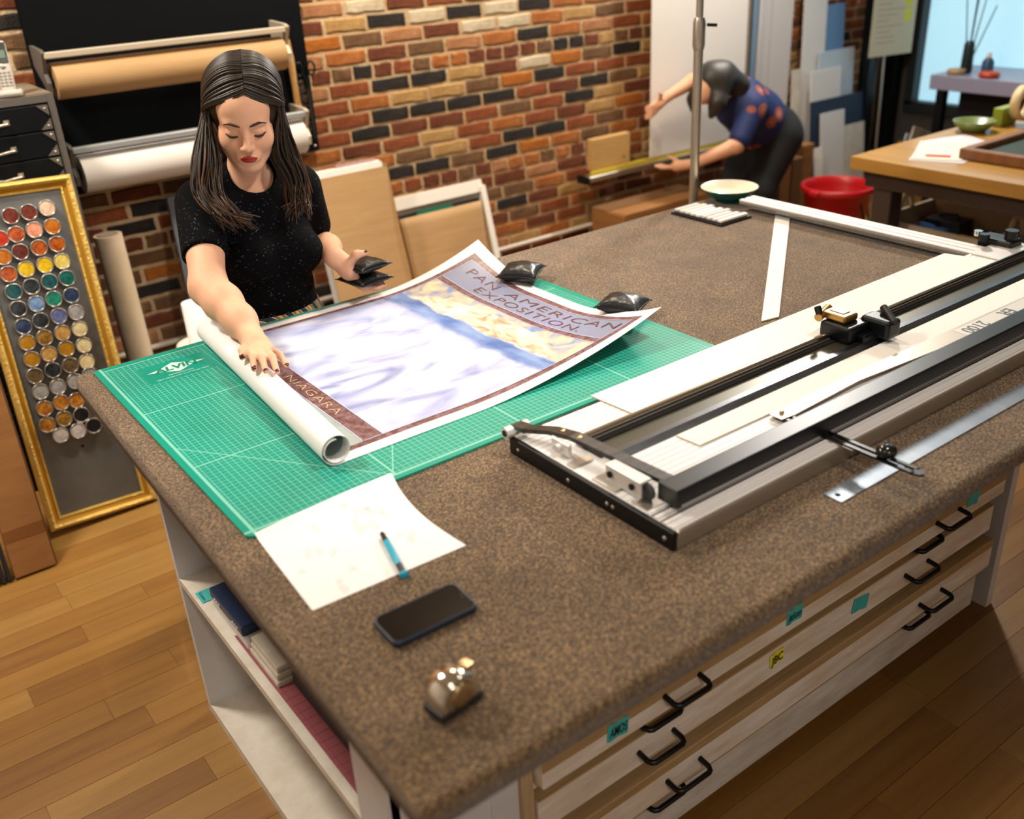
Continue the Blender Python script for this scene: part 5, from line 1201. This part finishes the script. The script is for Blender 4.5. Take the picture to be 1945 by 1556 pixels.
# eyebrows, lashes, lids
def facetube(pts, r, name, m, flat=None):
    b = MB(); b.tube([hp(*p) for p in pts], r, 8, flat=flat); b.build(name, m, w1)
for sx in (-1, 1):
    facetube([(sx * .012, .0945, .0165), (sx * .022, .0935, .0205), (sx * .034, .0885, .0235), (sx * .045, .081, .0205), (sx * .052, .073, .014)], [.0016, .0034, .0036, .0028, .001], 'eyebrow', m_brow)
    facetube([(sx * .0165, .0785, -.0115), (sx * .022, .0845, -.0135), (sx * .0305, .0868, -.0145), (sx * .039, .084, -.0135), (sx * .0465, .0765, -.0095), (sx * .05, .075, -.0085)], [.001, .0019, .0024, .0024, .002, .0007], 'eyelashes', mat('lash', '#140c0a', .6))
# legs, skirt
b = MB()
for sx in (-.09, .09): b.tube([(CXB + sx, 1.84, .62), (CXB + sx, 1.84, .45), (CXB + sx, 1.85, .1), (CXB + sx, 1.85, .08)], [.075, .055, .04, .04], 16)
b.build('tights', mat('black_tights', '#101012', .7), w1)
for sx in (-.09, .09):
    b = MB(); b.rbox((CXB + sx - .042, 1.69, .0), (CXB + sx + .042, 1.93, .085), .03, 3, smooth=True); b.build('shoe', m_bkp, w1)
m_skirt = mat('striped_skirt', '#1b1f2a', .8); nt = m_skirt.node_tree; N = nt.nodes; L = nt.links
tc = N.new('ShaderNodeTexCoord'); wv = N.new('ShaderNodeTexWave'); wv.inputs['Scale'].default_value = 11; wv.inputs['Distortion'].default_value = 1.5; wv.bands_direction = 'DIAGONAL'; L.new(tc.outputs['Object'], wv.inputs['Vector'])
r = N.new('ShaderNodeValToRGB'); r.color_ramp.interpolation = 'CONSTANT'; e = r.color_ramp.elements; e[0].color = lin('#161a24'); e[1].position = .35; e[1].color = lin('#d8d2c4')
for p, c in ((.5, '#20262f'), (.65, '#b8642c'), (.78, '#1d3a44'), (.9, '#c9a24c')): k_ = e.new(p); k_.color = lin(c)
L.new(wv.outputs['Fac'], r.inputs[0]); L.new(r.outputs[0], N['Principled BSDF'].inputs['Base Color'])
b = MB(); rings = []
for z, rx, ry, cy in ((.9, .138, .105, 1.80), (.86, .15, .115, 1.81), (.78, .178, .135, 1.825), (.68, .19, .15, 1.83), (.5, .205, .165, 1.84)):
    rings.append([(CXB + rx * math.cos(a) * (1 + .02 * math.sin(9 * a) * (.9 - z) * 2), cy + ry * math.sin(a) * (1 + .02 * math.sin(9 * a) * (.9 - z) * 2), z) for a in [2 * PI * i / 48 for i in range(48)]])
loft(b, rings[::-1], 0, True, False, False); b.build('skirt', m_skirt, w1, solid=.004)
# sweater
W = Sdf((.34, 1.58, .83), (.86, 1.95, 1.34), .0048)
W.ell((CXB, 1.80, 1.12), (.148, .098, .145), .02); W.cap((.475, 1.80, 1.217), (.725, 1.80, 1.207), .056, .056, .04)
W.ell((CXB, 1.79, .95), (.131, .1, .16), .05); W.cap((CXB, 1.81, 1.272), (.50, 1.81, 1.25), .043, .04, .03); W.cap((CXB, 1.81, 1.272), (.705, 1.81, 1.24), .043, .04, .03); W.cap((CXB, 1.795, 1.2), (.597, 1.785, 1.275), .062, .058, .03)
W.ell((.545, 1.722, 1.065), (.066, .062, .062), .04); W.ell((.672, 1.722, 1.058), (.072, .062, .064), .04)
W.ell((CXB, 1.82, .84), (.145, .115, .1), .04)
W.cap(SHR, (.398, 1.662, 1.126), .0615, .0575, .03); W.cap(SHL, (.775, 1.83, 1.09), .058, .053, .03)
d_ = Vector(ELR) - Vector(SHR); d_.normalize()
q = W._box((.2, 1.4, .9), (.47, 1.80, 1.25)); sl, g = q
pl = sum((g[i] - (.396, 1.655, 1.122)[i]) * d_[i] for i in range(3)); W.D[sl] = np.maximum(W.D[sl], np.where(g[0] < .46, pl, W.D[sl]))
W.cap((.598, 1.762, 1.285), (.594, 1.745, 1.37), .06, .066, .006, 'sub'); W.ell((.597, 1.745, 1.282), (.05, .044, .026), .01, mode='sub')
W.cut((0, 0, .885), (0, 0, -1))
m_swt = mat('black_knit', '#030305', .9, spec=.12, bump=(320, .4)); nt = m_swt.node_tree; N = nt.nodes; L = nt.links
vo = N.new('ShaderNodeTexVoronoi'); vo.inputs['Scale'].default_value = 330; tc = N.new('ShaderNodeTexCoord'); L.new(tc.outputs['Object'], vo.inputs['Vector'])
mt_ = N.new('ShaderNodeMath'); mt_.operation = 'GREATER_THAN'; sp_ = N.new('ShaderNodeSeparateColor'); L.new(vo.outputs['Color'], sp_.inputs[0]); L.new(sp_.outputs[0], mt_.inputs[0]); mt_.inputs[1].default_value = .975
mx = N.new('ShaderNodeMix'); mx.data_type = 'RGBA'; L.new(mt_.outputs[0], mx.inputs[0]); mx.inputs[6].default_value = lin('#030305'); mx.inputs[7].default_value = lin('#3c4454'); L.new(mx.outputs[2], N['Principled BSDF'].inputs['Base Color'])
sdf_obj('sweater', W, m_swt, w1, None, 2)
# hair: cap plus many locks
Hc = Sdf((.44, 1.60, 1.20), (.76, 1.90, 1.60), .0042)
Hc.ell(hp(0, -.02, .038), (.09, .104, .106), .01, RH); Hc.cap(hp(-.05, -.05, .0), hp(-.055, -.07, -.12), .05, .05, .03); Hc.cap(hp(.05, -.05, .0), hp(.055, -.07, -.12), .05, .05, .03); Hc.cap(hp(0, -.07, 0), hp(0, -.085, -.14), .05, .05, .03)
Hc.ell(hp(.0, .105, -.036), (.066, .085, .088), .012, RH, 'sub'); Hc.ell(hp(.0, .09, -.12), (.06, .09, .09), .01, RH, 'sub')
sdf_obj('hair', Hc, m_hair, w1, None, 2)
hb = MB(); rh = random.Random(21)
def catmull(P, n):
    P = [Vector(p) for p in P]; out = []; Q = [P[0] * 2 - P[1]] + P + [P[-1] * 2 - P[-2]]
    for i in range(1, len(Q) - 2):
        for j in range(n):
            t = j / n; a, b_, c, d = Q[i - 1], Q[i], Q[i + 1], Q[i + 2]
            out.append(.5 * ((2 * b_) + (c - a) * t + (2 * a - 5 * b_ + 4 * c - d) * t * t + (3 * b_ - a - 3 * c + d) * t ** 3))
    out.append(P[-1]); return out
endR = [(.478, 1.735, 1.345), (.452, 1.708, 1.275), (.462, 1.655, 1.225), (.500, 1.642, 1.19)]
endL = [(.668, 1.70, 1.345), (.684, 1.69, 1.27), (.682, 1.683, 1.215), (.668, 1.668, 1.175)]
for sx in (-1, 1):
    n = 250
    for i in range(n):
        f = (i + rh.random()) / n; lay = rh.uniform(-.002, .012)
        ry_ = lerp(.075, -.075, f ** .9); P = []
        for k_ in range(6):
            ph_ = k_ / 5; ang = lerp(.0, 1.75, ph_); y = lerp(ry_, lerp(.014, -.085, f), ph_) + (.02 * (1 - f / .25) * math.sin(PI * ph_) if f < .25 else 0)
            sc2 = math.sqrt(max(.1, 1 - ((y + .02) / .112) ** 2))
            x = sx * (.088 + lay) * math.sin(ang) * min(1, sc2 + .12) + .010 * (1 - ph_); z = .036 + (.106 + lay) * math.cos(ang) * sc2
            if f < .3: z -= .016 * (1 - f / .3) * math.sin(PI * ph_)
            P.append(hp(x, y, z))
        jit = lambda s_: Vector((rh.uniform(-s_, s_), rh.uniform(-s_, s_), rh.uniform(-s_, s_) * .5))
        E_ = endR if sx < 0 else endL
        last = Vector(P[-1]); spread = (f - .35)
        if f < .72:
            off = Vector((sx * .0 - .0, spread * .05, 0)) + Vector((rh.uniform(-.03, .03), rh.uniform(-.015, .015), 0))
            mids = [Vector(p) + off * (1 if j < 2 else .9) + jit(.004 + .004 * j) for j, p in enumerate(E_)]
            cutn = rh.choice((3, 4, 4)); P = [Vector(p) for p in P] + mids[:cutn]
            if cutn == 4: P[-1] += Vector((rh.uniform(-.02, .012), rh.uniform(-.01, .01), rh.uniform(-.02, .022)))
        else:
            P = [Vector(p) for p in P] + [last + Vector((sx * .004, .03, -.06)) + jit(.008), last + Vector((sx * .012, .045, -.13)) + jit(.012), last + Vector((sx * .01, .05, -.2 - rh.uniform(0, .03))) + jit(.014)]
        C_ = catmull(P, 4); m_ = len(C_); r0 = rh.uniform(.0022, .0038)
        rs = [r0 * (.75 if j < 3 else 1) * (1 if j < m_ * .75 else lerp(1, .22, (j - m_ * .75) / (m_ * .25))) for j in range(m_)]
        split = int(m_ * rh.uniform(.66, .92)) if f < .72 and rh.random() < .6 else m_
        hb.tube(C_[:split + 1], rs[:split + 1], 6, 0, caps=False)
        if split < m_ - 1: hb.tube(C_[split:], rs[split:], 6, 1 if rh.random() < .75 else 0, caps=False)
o = hb.build('hair_locks', [m_hair, m_hairt], w1); o['kind'] = 'stuff'
for sx in (1,):
    b = MB(); p = hp(.079, .004, -.047); b.tube([p, p + np.array((0, -.002, -.012))], .0008, 6); b.tube([p + np.array((.006 * math.cos(a), -.002, -.019 + .007 * math.sin(a))) for a in [i * 2 * PI / 12 for i in range(12)]], .0009, 6, closed=True); b.build('earring', m_chrw, w1)
weight((.805, 1.603, .996), .25, 'upper of two black pillow weights held in the woman\'s left hand', 3, a=.056, h=.019, tilt=(.0, .03))
weight((.805, 1.603, .9575), .2, 'lower of two black pillow weights held in the woman\'s left hand', 4, a=.056, h=.0185, tilt=(.0, .03))

# --- second woman bending at the wall cutter
w2 = thing('person', (4.15, 3.0, 0), 'woman in navy flowered blouse bending to slide a board into the wall cutter', 'person')
B = Sdf((3.3, 2.68, .0), (4.5, 3.28, 1.2), .0085)
B.chain([(4.2, 3.0, .68), (4.08, 3.0, .78), (3.93, 3.0, .87)], [.14, .13, .13], .05); B.cap((3.9, 2.9, .88), (3.92, 3.1, .91), .055, .055, .05)
B.cap((3.87, 3.0, .93), (3.74, 3.0, .98), .05, .05, .03); B.ell((3.69, 3.0, 1.0), (.085, .075, .1), .02); B.ell((3.63, 3.0, .97), (.05, .05, .06), .03); B.cap((3.585, 3.0, .985), (3.575, 3.0, .955), .01, .012, .01)
B.chain([(3.9, 3.1, .92), (3.72, 3.16, 1.0), (3.56, 3.19, .94)], [.05, .04, .027], .02); B.chain([(3.56, 3.19, .94), (3.5, 3.2, .905)], [.026, .03], .012)
B.chain([(3.9, 2.88, .86), (3.76, 2.86, .69), (3.57, 2.98, .61)], [.052, .042, .028], .02); B.chain([(3.57, 2.98, .61), (3.5, 3.05, .595)], [.026, .03], .012)
for i in range(4):
    B.chain([(3.49, 3.2, .92 - .017 * i), (3.455, 3.205, .905 - .019 * i), (3.435, 3.23, .895 - .02 * i)], [.011, .010, .008], .004)
    B.chain([(3.48 + .012 * i, 3.07, .59), (3.455 + .014 * i, 3.12, .582), (3.45 + .016 * i, 3.165, .588)], [.011, .010, .008], .004)
B.chain([(3.5, 3.19, .93), (3.49, 3.165, .96), (3.47, 3.16, .975)], [.012, .011, .009], .004); B.chain([(3.52, 3.04, .61), (3.49, 3.06, .635), (3.47, 3.09, .645)], [.012, .011, .009], .004)
for y in (2.91, 3.09): B.chain([(4.2, y, .66), (4.02, y, .38), (4.2, y, .1), (4.19, y, .06)], [.105, .07, .05, .045], .03); B.cap((4.2, y, .045), (4.05, y, .035), .04, .03, .02)
sdf_obj('body', B, [m_skin], w2, None, 1)
Bl = Sdf((3.6, 2.7, .5), (4.45, 3.28, 1.15), .0085)
Bl.chain([(4.15, 3.0, .71), (4.07, 3.0, .78), (3.93, 3.0, .875)], [.152, .148, .146], .05); Bl.cap((3.9, 2.9, .88), (3.92, 3.1, .91), .068, .068, .05); Bl.cap((3.9, 3.1, .92), (3.8, 3.135, .96), .066, .06, .03); Bl.cap((3.9, 2.88, .86), (3.79, 2.862, .72), .07, .062, .03)
Bl.cut((4.19, 3.0, .69), tuple(Vector((.75, 0, -.66))))
m_blouse = mat('flowered_blouse', '#14285c', .7); nt = m_blouse.node_tree; N = nt.nodes; L = nt.links
vo = N.new('ShaderNodeTexVoronoi'); vo.inputs['Scale'].default_value = 9; tc = N.new('ShaderNodeTexCoord'); L.new(tc.outputs['Object'], vo.inputs['Vector'])
r = N.new('ShaderNodeValToRGB'); r.color_ramp.interpolation = 'CONSTANT'; e = r.color_ramp.elements; e[0].color = lin('#b87c6c'); e[1].position = .36; e[1].color = lin('#0f2258'); k_ = e.new(.2); k_.color = lin('#8f4838')
L.new(vo.outputs['Distance'], r.inputs[0]); L.new(r.outputs[0], N['Principled BSDF'].inputs['Base Color'])
sdf_obj('blouse', Bl, m_blouse, w2, None, 1)
Pn = Sdf((3.85, 2.75, .06), (4.5, 3.26, .95), .009)
Pn.ell((4.22, 3.0, .66), (.165, .17, .165), .03); Pn.chain([(4.2, 3.0, .68), (4.12, 3.0, .745)], [.155, .152], .03)
for y in (2.91, 3.09): Pn.chain([(4.2, y, .66), (4.02, y, .38), (4.19, y, .1)], [.12, .088, .065], .04)
Pn.cut((4.10, 3.0, .765), tuple(Vector((-.75, 0, .66))))
sdf_obj('trousers', Pn, mat('black_trousers', '#0c0e11', .85), w2, None, 1)
Hh = Sdf((3.5, 2.8, .78), (3.95, 3.2, 1.2), .008)
Hh.ell((3.71, 3.0, 1.02), (.105, .1, .105), .02); Hh.chain([(3.72, 2.95, 1.02), (3.66, 2.92, .92), (3.63, 2.93, .86)], [.06, .045, .02], .03); Hh.chain([(3.72, 3.06, 1.02), (3.67, 3.09, .92), (3.65, 3.08, .87)], [.06, .04, .02], .03); Hh.chain([(3.76, 2.97, 1.05), (3.85, 2.95, .98), (3.86, 2.93, .9)], [.07, .06, .03], .03)
Hh.ell((3.60, 3.0, .95), (.07, .055, .08), .01, mode='sub')
sdf_obj('hair', Hh, mat('grey_brown_hair', '#171412', .5, var=(40, '#332c26', .5), stretch=(1, 1, .15)), w2, None, 2)
for y in (2.91, 3.09):
    b = MB(); b.rbox((4.0, y - .045, 0), (4.25, y + .045, .09), .03, 3, smooth=True); b.build('shoe', m_bkp, w2)
